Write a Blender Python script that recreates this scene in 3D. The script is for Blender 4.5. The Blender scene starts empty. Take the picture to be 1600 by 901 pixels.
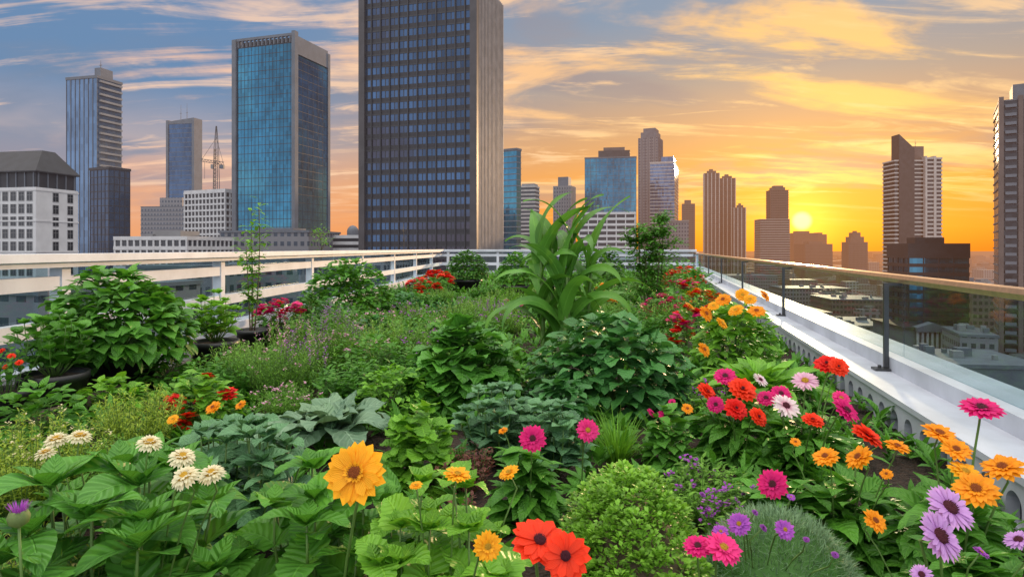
import bpy, math, random
from math import sin, cos, pi, radians, sqrt, atan2, exp, floor
from mathutils import Vector, Matrix, Euler
R = random.Random(11)
SC = bpy.context.scene
COL = SC.collection
H, F, HY, CX = 1.0, 1000.0, 388.0, 800.0
SOIL = -0.05
GZ = -90.0
SUN = Vector((0.453, 1.0, 0.043)).normalized()
def gx(px, Y): return (px-CX)/F*Y
def gz(py, Y): return H-(py-HY)/F*Y
def rr(a, b): return a+(b-a)*R.random()

# ---------------------------------------------------------------- nodes
class G:
    def __init__(s, nt):
        s.nt = nt; nt.nodes.clear()
    def put(s, inp, v):
        if isinstance(v, bpy.types.NodeSocket): s.nt.links.new(v, inp)
        elif hasattr(inp.default_value, '__len__') and not isinstance(v, str):
            v = tuple(v)
            if len(inp.default_value) == 4 and len(v) == 3: v = v+(1,)
            inp.default_value = v
        else: inp.default_value = v
    def n(s, t, ins=None, **kw):
        nd = s.nt.nodes.new(t)
        for k, v in kw.items(): setattr(nd, k, v)
        for k, v in (ins or {}).items(): s.put(nd.inputs[k], v)
        return nd
    def m(s, op, a, b=0.0, c=0.0, clamp=False):
        nd = s.n('ShaderNodeMath', operation=op, use_clamp=clamp)
        s.put(nd.inputs[0], a); s.put(nd.inputs[1], b); s.put(nd.inputs[2], c)
        return nd.outputs[0]
    def vm(s, op, a, b=(0, 0, 0), out=0):
        nd = s.n('ShaderNodeVectorMath', operation=op)
        s.put(nd.inputs[0], a)
        if op == 'SCALE': s.put(nd.inputs['Scale'], b)
        else: s.put(nd.inputs[1], b)
        return nd.outputs[out]
    def mix(s, f, a, b, blend='MIX'):
        nd = s.n('ShaderNodeMix', data_type='RGBA', blend_type=blend)
        s.put(nd.inputs[0], f); s.put(nd.inputs[6], a); s.put(nd.inputs[7], b)
        return nd.outputs[2]
    def mr(s, v, a, b, c=0.0, d=1.0, it='SMOOTHSTEP'):
        nd = s.n('ShaderNodeMapRange', interpolation_type=it)
        for i, x in enumerate((v, a, b, c, d)): s.put(nd.inputs[i], x)
        return nd.outputs[0]
    def ramp(s, f, st):
        nd = s.n('ShaderNodeValToRGB'); s.put(nd.inputs[0], f)
        e = nd.color_ramp.elements
        while len(e) < len(st): e.new(0.5)
        for i, (p, c) in enumerate(st):
            e[i].position = p; e[i].color = tuple(c)+(1,)
        return nd.outputs[0]
    def noise(s, vec, scale, detail=4, rough=.55, dist=0.0, out=0):
        nd = s.n('ShaderNodeTexNoise', {'Scale': scale, 'Detail': detail, 'Roughness': rough, 'Distortion': dist})
        if vec is not None: s.put(nd.inputs['Vector'], vec)
        return nd.outputs[out]
    def attr(s, name): return s.n('ShaderNodeAttribute', attribute_name=name).outputs['Fac']
    def bump(s, h, st=.3, d=.01): return s.n('ShaderNodeBump', {'Height': h, 'Strength': st, 'Distance': d}).outputs[0]
    def out(s, sh, o='ShaderNodeOutputMaterial'):
        nd = s.n(o); s.nt.links.new(sh, nd.inputs['Surface'])

def newmat(name):
    m = bpy.data.materials.new(name); m.use_nodes = True
    m.cycles.emission_sampling = 'NONE'
    return m, G(m.node_tree)
def mul(c, k): return tuple(min(1, x*k) for x in c[:3])

def haze_out(g, sh, k=1.0):  # aerial haze painted on as emission growing with distance, oranger toward the sun
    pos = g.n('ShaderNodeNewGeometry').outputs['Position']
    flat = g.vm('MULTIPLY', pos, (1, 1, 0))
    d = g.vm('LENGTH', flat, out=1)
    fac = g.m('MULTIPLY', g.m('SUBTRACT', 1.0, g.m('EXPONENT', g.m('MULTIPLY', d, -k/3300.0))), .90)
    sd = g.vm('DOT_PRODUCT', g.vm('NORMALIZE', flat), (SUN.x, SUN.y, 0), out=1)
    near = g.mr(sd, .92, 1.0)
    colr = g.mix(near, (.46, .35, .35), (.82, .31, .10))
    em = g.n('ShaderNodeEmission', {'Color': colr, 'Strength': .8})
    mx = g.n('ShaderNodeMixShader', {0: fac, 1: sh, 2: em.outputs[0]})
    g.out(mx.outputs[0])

def leafmat(name, c, vein=1.6, rough=.46, trans=.25, freq=7.0, var=.55, veined=True, bmp=.5):
    m, g = newmat(name)
    r = g.attr('rnd')
    col = g.mix(r, mul(c, 1-var*.7), mul((c[0]*1.25, c[1]*1.05, c[2]*.9), 1+var*.75))
    nz = g.noise(None, 9.0, 2)
    col = g.mix(g.mr(nz, .3, .7, 0, .45), col, mul((c[0]*1.4, c[1]*1.1, c[2]), 1.2))
    ins = {'Roughness': rough, 'Specular IOR Level': .35}
    if veined:
        uv = g.n('ShaderNodeSeparateXYZ', {0: g.n('ShaderNodeUVMap').outputs[0]})
        au = g.m('ABSOLUTE', g.m('MULTIPLY_ADD', uv.outputs[0], 2.0, -1.0))
        t = g.m('MULTIPLY', g.m('SUBTRACT', uv.outputs[1], g.m('MULTIPLY', au, .2)), freq)
        fr = g.m('ABSOLUTE', g.m('SUBTRACT', g.m('FRACT', t), .5))
        lat = g.mr(fr, 0.0, .09, 1, 0)
        mid = g.mr(au, 0.02, .08, 1, 0)
        v = g.m('MAXIMUM', mid, g.m('MULTIPLY', lat, .5))
        col = g.mix(g.m('MULTIPLY', v, .55), col, mul((c[0]*1.5, c[1]*1.15, c[2]*1.2), vein))
        q = g.m('SUBTRACT', g.mr(fr, 0, .5, 0, 1), g.m('MULTIPLY', mid, .8))
        ins['Normal'] = g.bump(q, bmp, .006)
    ins['Base Color'] = col
    p = g.n('ShaderNodeBsdfPrincipled', ins)
    tr = g.n('ShaderNodeBsdfTranslucent', {'Color': g.mix(.5, col, mul((c[0]*2.2, c[1]*1.7, c[2]*.7), 1.3))})
    g.out(g.n('ShaderNodeMixShader', {0: trans, 1: p.outputs[0], 2: tr.outputs[0]}).outputs[0])
    return m
def petalmat(name, c, base=None, trans=.3):
    m, g = newmat(name)
    uv = g.n('ShaderNodeSeparateXYZ', {0: g.n('ShaderNodeUVMap').outputs[0]})
    r = g.attr('rnd')
    col = g.mix(g.mr(uv.outputs[1], .0, .7), base or mul(c, .6), c)
    col = g.mix(r, g.mix(.3, col, mul(c, .4)), col)
    st = g.m('SINE', g.m('MULTIPLY', uv.outputs[0], 38.0))
    p = g.n('ShaderNodeBsdfPrincipled', {'Base Color': col, 'Roughness': .5, 'Specular IOR Level': .25, 'Normal': g.bump(st, .25, .003)})
    tr = g.n('ShaderNodeBsdfTranslucent', {'Color': col})
    g.out(g.n('ShaderNodeMixShader', {0: trans, 1: p.outputs[0], 2: tr.outputs[0]}).outputs[0])
    return m
def plain(name, c, rough=.5, metal=0.0, nscale=6.0, var=.25, bump=.0, haze=False, spec=.5):
    m, g = newmat(name)
    co = g.n('ShaderNodeTexCoord').outputs['Object']
    nz = g.noise(co, nscale, 5, .6)
    col = g.mix(g.mr(nz, .25, .75), mul(c, 1-var), mul(c, 1+var*.6))
    ins = {'Base Color': col, 'Roughness': rough, 'Metallic': metal, 'Specular IOR Level': spec}
    if bump: ins['Normal'] = g.bump(g.noise(co, nscale*7, 4), bump, .01)
    p = g.n('ShaderNodeBsdfPrincipled', ins)
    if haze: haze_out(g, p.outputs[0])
    else: g.out(p.outputs[0])
    return m
def facade(name, c, pw=1.5, ph=3.6, metal=.7, rough=.12, var=.55, frame=None, fx=.12, fz=.3, wob=.05, alt=None):
    """curtain wall: every pane slightly different; optional opaque frame between panes"""
    m, g = newmat(name)
    tc = g.n('ShaderNodeTexCoord').outputs['Object']
    co = g.n('ShaderNodeSeparateXYZ', {0: tc})
    u = g.m('DIVIDE', g.m('ADD', co.outputs[0], co.outputs[1]), pw)
    w = g.m('DIVIDE', co.outputs[2], ph)
    cell = g.n('ShaderNodeCombineXYZ', {0: g.m('FLOOR', u), 1: g.m('FLOOR', w)}).outputs[0]
    wn = g.n('ShaderNodeTexWhiteNoise', {'Vector': cell}, noise_dimensions='3D')
    big = g.noise(tc, .025, 2)
    v = g.m('ADD', g.m('MULTIPLY', wn.outputs[0], .4), g.m('MULTIPLY', g.mr(big, .3, .7), .6))
    col = g.mix(v, mul(c, 1-var), mul(c, 1+var))
    if alt: col = g.mix(g.mr(g.noise(tc, .028, 1), .46, .66), col, g.mix(wn.outputs[0], mul(alt, .75), alt))
    geo = g.n('ShaderNodeNewGeometry').outputs['Normal']
    nrm = g.vm('NORMALIZE', g.vm('ADD', geo, g.vm('SCALE', g.vm('SUBTRACT', wn.outputs[1], (.5, .5, .5)), wob)))
    p = g.n('ShaderNodeBsdfPrincipled', {'Base Color': col, 'Metallic': metal, 'Roughness': rough, 'Normal': nrm})
    sh = p.outputs[0]
    if frame:
        a = g.m('ABSOLUTE', g.m('SUBTRACT', g.m('FRACT', u), .5))
        b = g.m('ABSOLUTE', g.m('SUBTRACT', g.m('FRACT', w), .5))
        k = g.m('MAXIMUM', g.m('GREATER_THAN', a, .5-fx), g.m('GREATER_THAN', b, .5-fz))
        q = g.n('ShaderNodeBsdfPrincipled', {'Base Color': frame, 'Roughness': .6})
        sh = g.n('ShaderNodeMixShader', {0: k, 1: sh, 2: q.outputs[0]}).outputs[0]
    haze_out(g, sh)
    return m

# ---------------------------------------------------------------- mesh builder
class MB:
    def __init__(s): s.v = []; s.f = []; s.uv = []; s.r = []; s.m = []
    def quad(s, a, b, c, d, m=0, r=.5):
        k = len(s.v); s.v += [a, b, c, d]; s.uv += [(0, 0), (1, 0), (1, 1), (0, 1)]
        s.f.append((k, k+1, k+2, k+3)); s.r.append(r); s.m.append(m)
    def poly(s, pts, m=0, r=.5):
        k = len(s.v); s.v += pts; s.uv += [(0, 0)]*len(pts)
        s.f.append(tuple(range(k, k+len(pts)))); s.r.append(r); s.m.append(m)
    def box(s, x0, x1, y0, y1, z0, z1, m=0, r=.5):
        k = len(s.v)
        s.v += [(x0, y0, z0), (x1, y0, z0), (x1, y1, z0), (x0, y1, z0), (x0, y0, z1), (x1, y0, z1), (x1, y1, z1), (x0, y1, z1)]
        s.uv += [(0, 0)]*8
        for q in ((0, 3, 2, 1), (4, 5, 6, 7), (0, 1, 5, 4), (1, 2, 6, 5), (2, 3, 7, 6), (3, 0, 4, 7)):
            s.f.append(tuple(k+i for i in q)); s.r.append(r); s.m.append(m)
    def tube(s, pts, r0, r1, n=6, m=0, r=.5, cap=True):
        k0 = len(s.v); N = len(pts); P = [Vector(p) for p in pts]
        for i, p in enumerate(P):
            t = (P[min(i+1, N-1)]-P[max(i-1, 0)]).normalized()
            a = t.orthogonal().normalized() if abs(t.z) < .9 else Vector((1, 0, 0))-t*t.x
            a.normalize(); b = t.cross(a)
            rad = r0+(r1-r0)*i/max(1, N-1)
            for j in range(n):
                q = p+(a*cos(2*pi*j/n)+b*sin(2*pi*j/n))*rad
                s.v.append(q[:]); s.uv.append((j/n, i/max(1, N-1)))
        for i in range(N-1):
            for j in range(n):
                s.f.append((k0+i*n+j, k0+i*n+(j+1) % n, k0+(i+1)*n+(j+1) % n, k0+(i+1)*n+j)); s.r.append(r); s.m.append(m)
        if cap:
            s.f.append(tuple(k0+(N-1)*n+j for j in range(n))); s.r.append(r); s.m.append(m)
            s.f.append(tuple(k0+j for j in reversed(range(n)))); s.r.append(r); s.m.append(m)
    def lathe(s, prof, n=24, m=0, c=(0, 0, 0)):
        k = len(s.v); N = len(prof)
        for (r, z) in prof:
            for j in range(n):
                s.v.append((c[0]+r*cos(2*pi*j/n), c[1]+r*sin(2*pi*j/n), c[2]+z)); s.uv.append((j/n, 0))
        for i in range(N-1):
            for j in range(n):
                s.f.append((k+i*n+j, k+i*n+(j+1) % n, k+(i+1)*n+(j+1) % n, k+(i+1)*n+j)); s.r.append(.5); s.m.append(m)
    def mesh(s, name, mats, smooth=True):
        me = bpy.data.meshes.new(name); me.from_pydata(s.v, [], s.f)
        for mt in (mats if isinstance(mats, (list, tuple)) else [mats]): me.materials.append(mt)
        uvl = me.uv_layers.new(name='UVMap')
        flat = []
        for f in s.f:
            for i in f: flat += s.uv[i]
        uvl.data.foreach_set('uv', flat)
        a = me.attributes.new('rnd', 'FLOAT', 'FACE'); a.data.foreach_set('value', s.r)
        me.polygons.foreach_set('material_index', s.m)
        me.polygons.foreach_set('use_smooth', [smooth]*len(s.f))
        me.update(); return me
    def build(s, name, mats, parent=None, smooth=True):
        o = bpy.data.objects.new(name, s.mesh(name, mats, smooth)); COL.objects.link(o)
        if parent: o.parent = parent
        return o
def tag(o, label, cat, group=None, kind=None):
    if label: o['label'] = label
    if cat: o['category'] = cat
    if group: o['group'] = group
    if kind: o['kind'] = kind
    return o
def thing(name, label, cat, loc, rz=0, group=None):
    o = bpy.data.objects.new(name, None); COL.objects.link(o)
    o.location = loc; o.rotation_euler = (0, 0, rz); o.empty_display_size = .1
    return tag(o, label, cat, group)
def put(name, mesh, parent, loc=(0, 0, 0), rot=(0, 0, 0), sc=1.0):
    o = bpy.data.objects.new(name, mesh); COL.objects.link(o); o.parent = parent
    o.location = loc; o.rotation_euler = rot; o.scale = (sc, sc, sc); return o

# ---------------------------------------------------------------- leaves
def prof(shape, t):
    if shape == 'ovate': return sin(pi*t**.68)**.85
    if shape == 'heart': return sin(pi*min(1, t**.5))**.7 if t > 0 else .1
    if shape == 'lance': return sin(pi*t**.75)
    if shape == 'blade': return (1-t)**.6*(min(1, .45+t*3))
    if shape == 'corn': return (1-t**1.9)*min(1, .5+t*2.5)
    if shape == 'petal':
        return .32+.68*min(1, t/.7) if t < .72 else sqrt(max(0, 1-((t-.72)/.28)**2))*.94+.06
    return sqrt(max(0.0, 1-(2*t-1)**2))
PC = {}
def leaf(M, p, yaw, pitch, L, W, droop=.8, fold=.25, n=5, shape='ovate', serr=0., roll=0., wav=0., m=0, cols=1, r=None, bend=0.):
    if r is None: r = R.random()
    key = (shape, n)
    if key not in PC: PC[key] = [prof(shape, i/n) for i in range(n+1)]
    pr = PC[key]
    dx, dy = cos(yaw), sin(yaw); sx, sy = -dy, dx
    us = (-1, 1) if cols == 0 else ((-1, 0, 1) if cols == 1 else (-1, -.5, 0, .5, 1))
    nc = len(us); k = len(M.v); hx = hz = hs = 0.; st = L/n; ph = R.random()*6
    cr, sr = cos(roll), sin(roll)
    for i in range(n+1):
        t = i/n; a = pitch-droop*(t if not bend else t*t*.6+t*.4); ca, sa = cos(a), sin(a)
        w = W*.5*max(pr[i], .03)
        if serr and 0 < i < n: w *= 1+(serr if i % 2 else -serr)
        nx, ny, nz = -sa*dx, -sa*dy, ca
        for u in us:
            o = u*w; au = abs(u)
            l = au*w*fold + (wav*W*sin(ph+t*9+u*1.5)*au if wav else 0)
            o2 = o*cr-l*sr+hs; l2 = o*sr+l*cr
            M.v.append((p[0]+dx*hx+sx*o2+nx*l2, p[1]+dy*hx+sy*o2+ny*l2, p[2]+hz+nz*l2))
            M.uv.append((u*.5+.5, t))
        hx += ca*st; hz += sa*st; hs += bend*st*t
    for i in range(n):
        for j in range(nc-1):
            b = k+i*nc+j
            M.f.append((b, b+1, b+nc+1, b+nc)); M.r.append(r); M.m.append(m)
def dome(M, w, d, h, n, L, W, shape='ovate', z0=0., droop=.7, serr=0., seg=5, fold=.2, cols=1, inner=.4, lump=.2, wav=.0, cmin=0., c=(0, 0)):
    lumps = []
    for i in range(9):
        a = rr(0, 2*pi); z = rr(0, 1); q = sqrt(1-z*z); lumps.append((q*cos(a), q*sin(a), z, rr(-.5, 1)))
    for k in range(n):
        a = rr(0, 2*pi); cz = rr(cmin, 1); q = sqrt(1-cz*cz); x, y, z = q*cos(a), q*sin(a), cz
        lf = 1.0
        for l in lumps:
            dp = x*l[0]+y*l[1]+z*l[2]
            if dp > .6: lf += lump*l[3]*(dp-.6)*2.5
        rf = (1-inner*R.random()**1.7)*lf
        s = rr(.65, 1.2); yaw = a+R.gauss(0, .5); pitch = -.40+.85*cz+R.gauss(0, .28); l = L*s
        p = (c[0]+x*w*.5*rf-cos(yaw)*l*.45, c[1]+y*d*.5*rf-sin(yaw)*l*.45, z0+z*h*rf-l*.05)
        leaf(M, p, yaw, pitch, l, W*s, droop*rr(.5, 1.3), fold, seg, shape, serr, R.gauss(0, .25), wav, 0, cols)
def rosette(M, n, L, W, shape='ovate', p0=1.3, p1=.1, droop=.9, serr=0., seg=7, fold=.25, cols=2, c=(0, 0, 0), wav=.05, spread=.03):
    for k in range(n):
        t = k/max(1, n-1); yaw = k*2.4+R.gauss(0, .2); s = rr(.8, 1.15)*(.55+.45*t)
        leaf(M, (c[0]+cos(yaw)*spread*t, c[1]+sin(yaw)*spread*t, c[2]), yaw, p0+(p1-p0)*t+R.gauss(0, .1), L*s, W*s, droop*rr(.7, 1.3), fold, seg, shape, serr, R.gauss(0, .15), wav, 0, cols)
def curve(p0, p1, bow=(0, 0, 0), n=5):
    return [tuple(p0[i]+(p1[i]-p0[i])*t+bow[i]*4*t*(1-t) for i in range(3)) for t in [k/n for k in range(n+1)]]
def herb(M, S, w, h, ns, nl, L, W, shape='lance', lo=.25, pitch=.5, seg=2, cols=0, c=(0, 0), sr=.002, z0=0):
    tips = []
    for k in range(ns):
        a = rr(0, 2*pi); q = sqrt(R.random()); hh = h*rr(.65, 1.08)*(1-.3*q*q)
        b = (c[0]+cos(a)*w*.16*q, c[1]+sin(a)*w*.16*q, z0); e = (c[0]+cos(a)*w*.5*q, c[1]+sin(a)*w*.5*q, z0+hh)
        pts = curve(b, e, (cos(a)*w*.04, sin(a)*w*.04, hh*.05), 4); tips.append(pts[-1])
        S.tube(pts, sr, sr*.5, 4, r=R.random(), cap=False)
        for i in range(nl):
            t = lo+(1-lo)*(i+R.random())/nl; f = t*4; j = min(3, int(f)); f -= j
            p = tuple(pts[j][x]+(pts[j+1][x]-pts[j][x])*f for x in range(3))
            s = rr(.6, 1.15)*(1.15-.5*t)
            leaf(M, p, i*2.4+R.gauss(0, .5), pitch+R.gauss(0, .35), L*s, W*s, rr(.1, .8), .15, seg, shape, 0, 0, 0, 0, cols)
    return tips
def stems(M, S, w, h, ns, nodes, L, W, shape='ovate', serr=0., seg=8, cols=2, sr=.006, droop=.9, z0=0):
    for k in range(ns):
        a = k*2.4+R.gauss(0, .25); q = sqrt((k+.4)/ns); hh = h*(1.05-.45*q*q)*rr(.85, 1.05)
        e = (cos(a)*w*.36*q, sin(a)*w*.36*q, z0+hh)
        pts = curve((cos(a)*.03*q, sin(a)*.03*q, z0), e, (cos(a)*.03, sin(a)*.03, 0), 5)
        S.tube(pts, sr, sr*.55, 6, r=R.random())
        for i in range(nodes):
            t = .3+.7*i/max(1, nodes-1); f = t*5; j = min(4, int(f)); f -= j
            p = tuple(pts[j][x]+(pts[j+1][x]-pts[j][x])*f for x in range(3))
            s = (1.1-.4*t)*rr(.8, 1.1); y0 = a+i*1.57+R.gauss(0, .2)
            for y in (y0, y0+pi):
                leaf(M, p, y+R.gauss(0, .15), .5+.2*t+R.gauss(0, .15), L*s, W*s, droop*rr(.9, 1.5), .2, seg, shape, serr, R.gauss(0, .2), .04, 0, cols)
        for i in range(4):
            leaf(M, e, a+i*1.6, .9, L*.4, W*.4, .5, .3, 5, shape, serr, 0, 0, 0, 1)
def ball_florets(M, r, n, L, W, c=(0, 0, 0), sq=.75):
    for k in range(n):
        z = rr(-.2, 1); a = rr(0, 2*pi); q = sqrt(max(0, 1-z*z)); rn = R.random()
        p = (c[0]+q*cos(a)*r, c[1]+q*sin(a)*r, c[2]+z*r*sq)
        for j in range(4):
            leaf(M, p, a+j*1.57+rn, .3+.4*(z-.4), L, W, .5, .2, 2, 'round', 0, 0, 0, 0, 1, rn)

# ---------------------------------------------------------------- materials
LM = {
 'dark': leafmat('leaf dark green', (.044, .16, .023), 1.4),
 'mid': leafmat('leaf mid green', (.064, .232, .026)),
 'bright': leafmat('leaf bright green', (.115, .33, .028)),
 'hero': leafmat('leaf broad green', (.066, .24, .032), 1.7, .40, .22, 6, .5, True, .75),
 'blue': leafmat('leaf blue green', (.08, .22, .105), 1.8, .46, .16),
 'kale': leafmat('leaf kale blue green', (.12, .24, .15), 1.9, .5, .12, 8, .4, True, .8),
 'deep': leafmat('leaf deep green', (.040, .17, .040), 1.7, .42, .2),
 'lime': leafmat('leaf yellow green', (.20, .38, .03), 1.4),
 'corn': leafmat('leaf corn green', (.070, .225, .032), 1.9, .40, .24, .01, .5),
 'fine': leafmat('leaf fine green', (.10, .27, .031), 1, .6, .3, 1, .75, False),
 'finelime': leafmat('leaf fine lime', (.20, .34, .035), 1, .6, .3, 1, .6, False),
 'sage': leafmat('leaf sage green', (.13, .22, .08), 1, .6, .3, 1, .6, False),
 'box': leafmat('leaf boxwood green', (.12, .31, .03), 1, .5, .2, 1, .85, False),
 'fescue': leafmat('blade blue green', (.115, .235, .135), 1, .6, .18, 1, .6, False),
 'maroon': leafmat('leaf maroon', (.14, .06, .05), 1.3, .5, .25, 5, .8),
}
STEM = plain('plant stem green', (.11, .21, .04), .55)
BARK = plain('thin bark', (.12, .085, .05), .8, bump=.3)
KC = {'orange': ((.98, .37, .008), (.95, .24, .008)), 'yellow': ((1.0, .48, .015), (.9, .33, .01)), 'red': ((.84, .016, .010), (.5, .01, .01)),
      'redorange': ((.94, .05, .010), (.7, .03, .01)), 'magenta': ((.76, .012, .20), (.45, .01, .12)), 'pink': ((.88, .04, .26), (.6, .02, .16)),
      'lavender': ((.66, .36, .76), (.40, .10, .48)), 'white': ((.88, .74, .76), (.75, .12, .32)), 'palepink': ((.84, .52, .68), (.7, .15, .4)),
      'cream': ((.86, .80, .55), (.75, .6, .25)), 'purple': ((.46, .10, .58), (.3, .05, .4)), 'violet': ((.33, .08, .42), (.2, .04, .3))}
PMAT = {k: petalmat(k+' petal', v[0], v[1]) for k, v in KC.items()}
CEN = {'brown': plain('flower centre rust', (.42, .10, .015), .8, 0, 60, .7, .6), 'dark': plain('flower centre dark red', (.12, .015, .03), .8, 0, 60, .7, .6),
       'gold': plain('flower centre gold', (.75, .42, .03), .8, 0, 60, .6, .6)}
def flower_proto(kind, layers, cen, cr=.25, L0=1.0):
    M = MB()
    for li, (n, l, w, pt, dr) in enumerate(layers):
        for j in range(n):
            leaf(M, (0, 0, .02*li), 2*pi*(j+.5*li)/n+R.gauss(0, .05), pt+R.gauss(0, .06), l*rr(.92, 1.05), w, dr, .18, 5, 'petal', 0, R.gauss(0, .12), 0, 0, 1)
    Cm = MB()
    Cm.lathe([(cr, .0), (cr*1.05, .07), (cr*.8, .14), (cr*.4, .17), (.005, .15)], 16)
    for k in range(70):
        q = sqrt((k+.5)/70); a = k*2.4; x, y = cos(a)*q*cr, sin(a)*q*cr
        z = .16-.07*q*q
        Cm.tube([(x, y, z-.03), (x*1.08, y*1.08, z+.05+.03*q)], .018, .012, 4)
    return M.mesh('petals '+kind, PMAT[kind]), Cm.mesh('centre '+kind, CEN[cen])
GER = [(19, 1.0, .31, .06, .18), (16, .84, .27, .18, .15), (14, .5, .16, .4, .1)]
GERF = [(24, 1.0, .21, .06, .15), (20, .86, .19, .16, .12)]
ZIN = [(16, 1.0, .40, .05, .3), (14, .85, .36, .25, .25), (12, .62, .3, .5, .2), (9, .42, .2, .8, .1)]
PRO = {k: flower_proto(k, l, c, r) for k, l, c, r in (
    ('orange', GER, 'brown', .25), ('yellow', GER, 'gold', .24), ('red', ZIN, 'dark', .16), ('redorange', ZIN, 'dark', .16), ('magenta', GER, 'dark', .26),
    ('pink', GER, 'gold', .22), ('lavender', GERF, 'dark', .28), ('white', GERF, 'dark', .24), ('palepink', GERF, 'gold', .24), ('cream', [(24, 1, .22, -.15, .5), (20, .85, .2, .15, .4), (16, .6, .16, .5, .3)], 'gold', .42),
    ('purple', GER, 'gold', .2), ('violet', ZIN, 'dark', .15))}
PRO['hero'] = flower_proto('yellow', [(17, 1.0, .38, .03, .16), (15, .88, .34, .12, .14), (22, .38, .10, .45, .1)], 'brown', .23)
PRO['bigred'] = flower_proto('redorange', [(15, 1.0, .42, .05, .25), (13, .85, .36, .2, .2)], 'dark', .2)
def flower(root, px, py, Y, size, kind, tilt=.7, yaw=None, stalk=True, part='flower'):
    w = Vector((gx(px, Y), Y, gz(py, Y))); l = w-Vector(root.location)
    pm, cm = PRO[kind]; s = size/F*Y*.5
    yw = R.gauss(0, .5) if yaw is None else yaw
    o = put(part, pm, root, l, (tilt, 0, yw), s)
    put('flower_centre', cm, o)
    if stalk:
        S = MB(); nrm = Euler((tilt, 0, yw)).to_matrix() @ Vector((0, 0, 1))
        b = Vector((l.x*.35, l.y*.35+.02, 0)); e = l-nrm*s*.02; e2 = l-nrm*max(.05, s*.9)
        pts = [tuple(b.lerp(e2, t)+Vector((0, 0, (e2.z-b.z)*.12*sin(pi*t)))) for t in (0, .25, .5, .75, 1)]+[tuple(e)]
        k = max(.0022, s*.06)
        S.tube(pts, k*1.1, k*.9, 6, r=R.random()); S.build('flower_stalk', STEM, root)
    return o
def plant(name, label, cat, px, Y, group=None, z=SOIL):
    return thing(name, label, cat, (gx(px, Y), Y, z), 0, group)
def fin(root, M, mat, S=None, part='foliage', smat=None):
    M.build(part, LM[mat] if isinstance(mat, str) else mat, root)
    if S and S.f: S.build('stem', smat or STEM, root)
POTM = plain('black plastic pot', (.02, .02, .021), .45, 0, 12, .3, .05)
SOILM = plain('dark soil', (.05, .03, .018), .95, 0, 14, .6, .9)
def pot(root, r, h):
    M = MB(); M.lathe([(0.001, .005), (r*.86, .005), (r*.97, h*.86), (r*1.02, h*.86), (r*1.02, h), (r*.95, h), (r*.92, h*.88)], 28); M.build('pot', POTM, root)
    M = MB(); M.lathe([(r*.94, h*.9), (r*.5, h*.94), (.001, h*.93)], 20); M.build('potting_soil', SOILM, root)

# ---------------------------------------------------------------- world, sun, camera
wd = bpy.data.worlds.new('World'); SC.world = wd; wd.use_nodes = True
g = G(wd.node_tree)
d = g.n('ShaderNodeTexCoord').outputs['Generated']
sp = g.n('ShaderNodeSeparateXYZ', {0: d})
z = sp.outputs[2]; e = g.m('MAXIMUM', z, 0.0)
dot = g.vm('DOT_PRODUCT', d, tuple(SUN), out=1)
s = g.mr(dot, .64, 1.0)
A = g.ramp(e, [(0, (.86, .36, .15)), (.08, (.78, .40, .25)), (.15, (.42, .37, .41)), (.22, (.14, .25, .43)), (1, (.15, .27, .50))])
B = g.ramp(e, [(0, (.74, .17, .010)), (.03, (.96, .29, .014)), (.09, (.95, .37, .045)), (.16, (.74, .38, .15)), (.24, (.46, .36, .29)), (.33, (.27, .33, .42)), (.6, (.24, .33, .48))])
base = g.mix(s, A, B)
den = g.m('ADD', e, .13)
pv = g.n('ShaderNodeCombineXYZ', {0: g.m('DIVIDE', sp.outputs[0], den), 1: g.m('DIVIDE', sp.outputs[1], den), 2: 0.0}).outputs[0]
n4 = g.noise(pv, 4.0, 5, .62, .5)
brk = g.m('MULTIPLY', g.m('SUBTRACT', n4, .5), .15)
mp = g.n('ShaderNodeMapping', {'Vector': pv, 'Rotation': (0, 0, radians(24)), 'Scale': (.55, 1.4, 1)}).outputs[0]
n1 = g.m('ADD', g.noise(mp, 1.1, 6, .6, .8), brk)
mp2 = g.n('ShaderNodeMapping', {'Vector': pv, 'Rotation': (0, 0, radians(42)), 'Location': (3.1, 1.7, 0), 'Scale': (.5, 2.1, 1)}).outputs[0]
n2 = g.m('ADD', g.noise(mp2, 1.8, 6, .62, 1.0), brk)
mp3 = g.n('ShaderNodeMapping', {'Vector': pv, 'Location': (7.3, 2.2, 0), 'Scale': (.55, 1.0, 1)}).outputs[0]
n3 = g.m('ADD', g.noise(mp3, .95, 4, .56, .5), brk)
c1 = g.mr(n1, .49, .64); c2 = g.mr(n2, .52, .67)
fade = g.mr(e, .02, .11)
lit = g.mix(s, (.98, .60, .40), (1.08, .61, .24))
lit = g.mix(g.mr(dot, .92, 1.0), lit, (1.2, .70, .17))
shade = g.mix(s, (.19, .25, .37), (.38, .29, .27))
k3 = g.mr(n3, .46, .63)
col = g.mix(g.m('MULTIPLY', g.m('MULTIPLY', k3, fade), .72), base, shade)
col = g.mix(g.m('MULTIPLY', g.m('MULTIPLY', c1, fade), .85), col, lit)
col = g.mix(g.m('MULTIPLY', g.m('MULTIPLY', c2, fade), .75), col, g.mix(.25, lit, (1.05, .85, .62)))
dp = g.m('MAXIMUM', dot, 0.0)
glow = g.vm('ADD', g.vm('SCALE', (1.0, .48, .04), g.m('MULTIPLY', g.m('POWER', dp, 60), .32)), g.vm('SCALE', (1.0, .55, .06), g.m('MULTIPLY', g.m('POWER', dp, 1100), .75)))
disc = g.mr(dot, cos(radians(.90)), cos(radians(.35)))
glow = g.vm('ADD', glow, g.vm('SCALE', (1.0, .80, .34), g.m('MULTIPLY', disc, 1.3)))
col = g.vm('ADD', col, glow)
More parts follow.
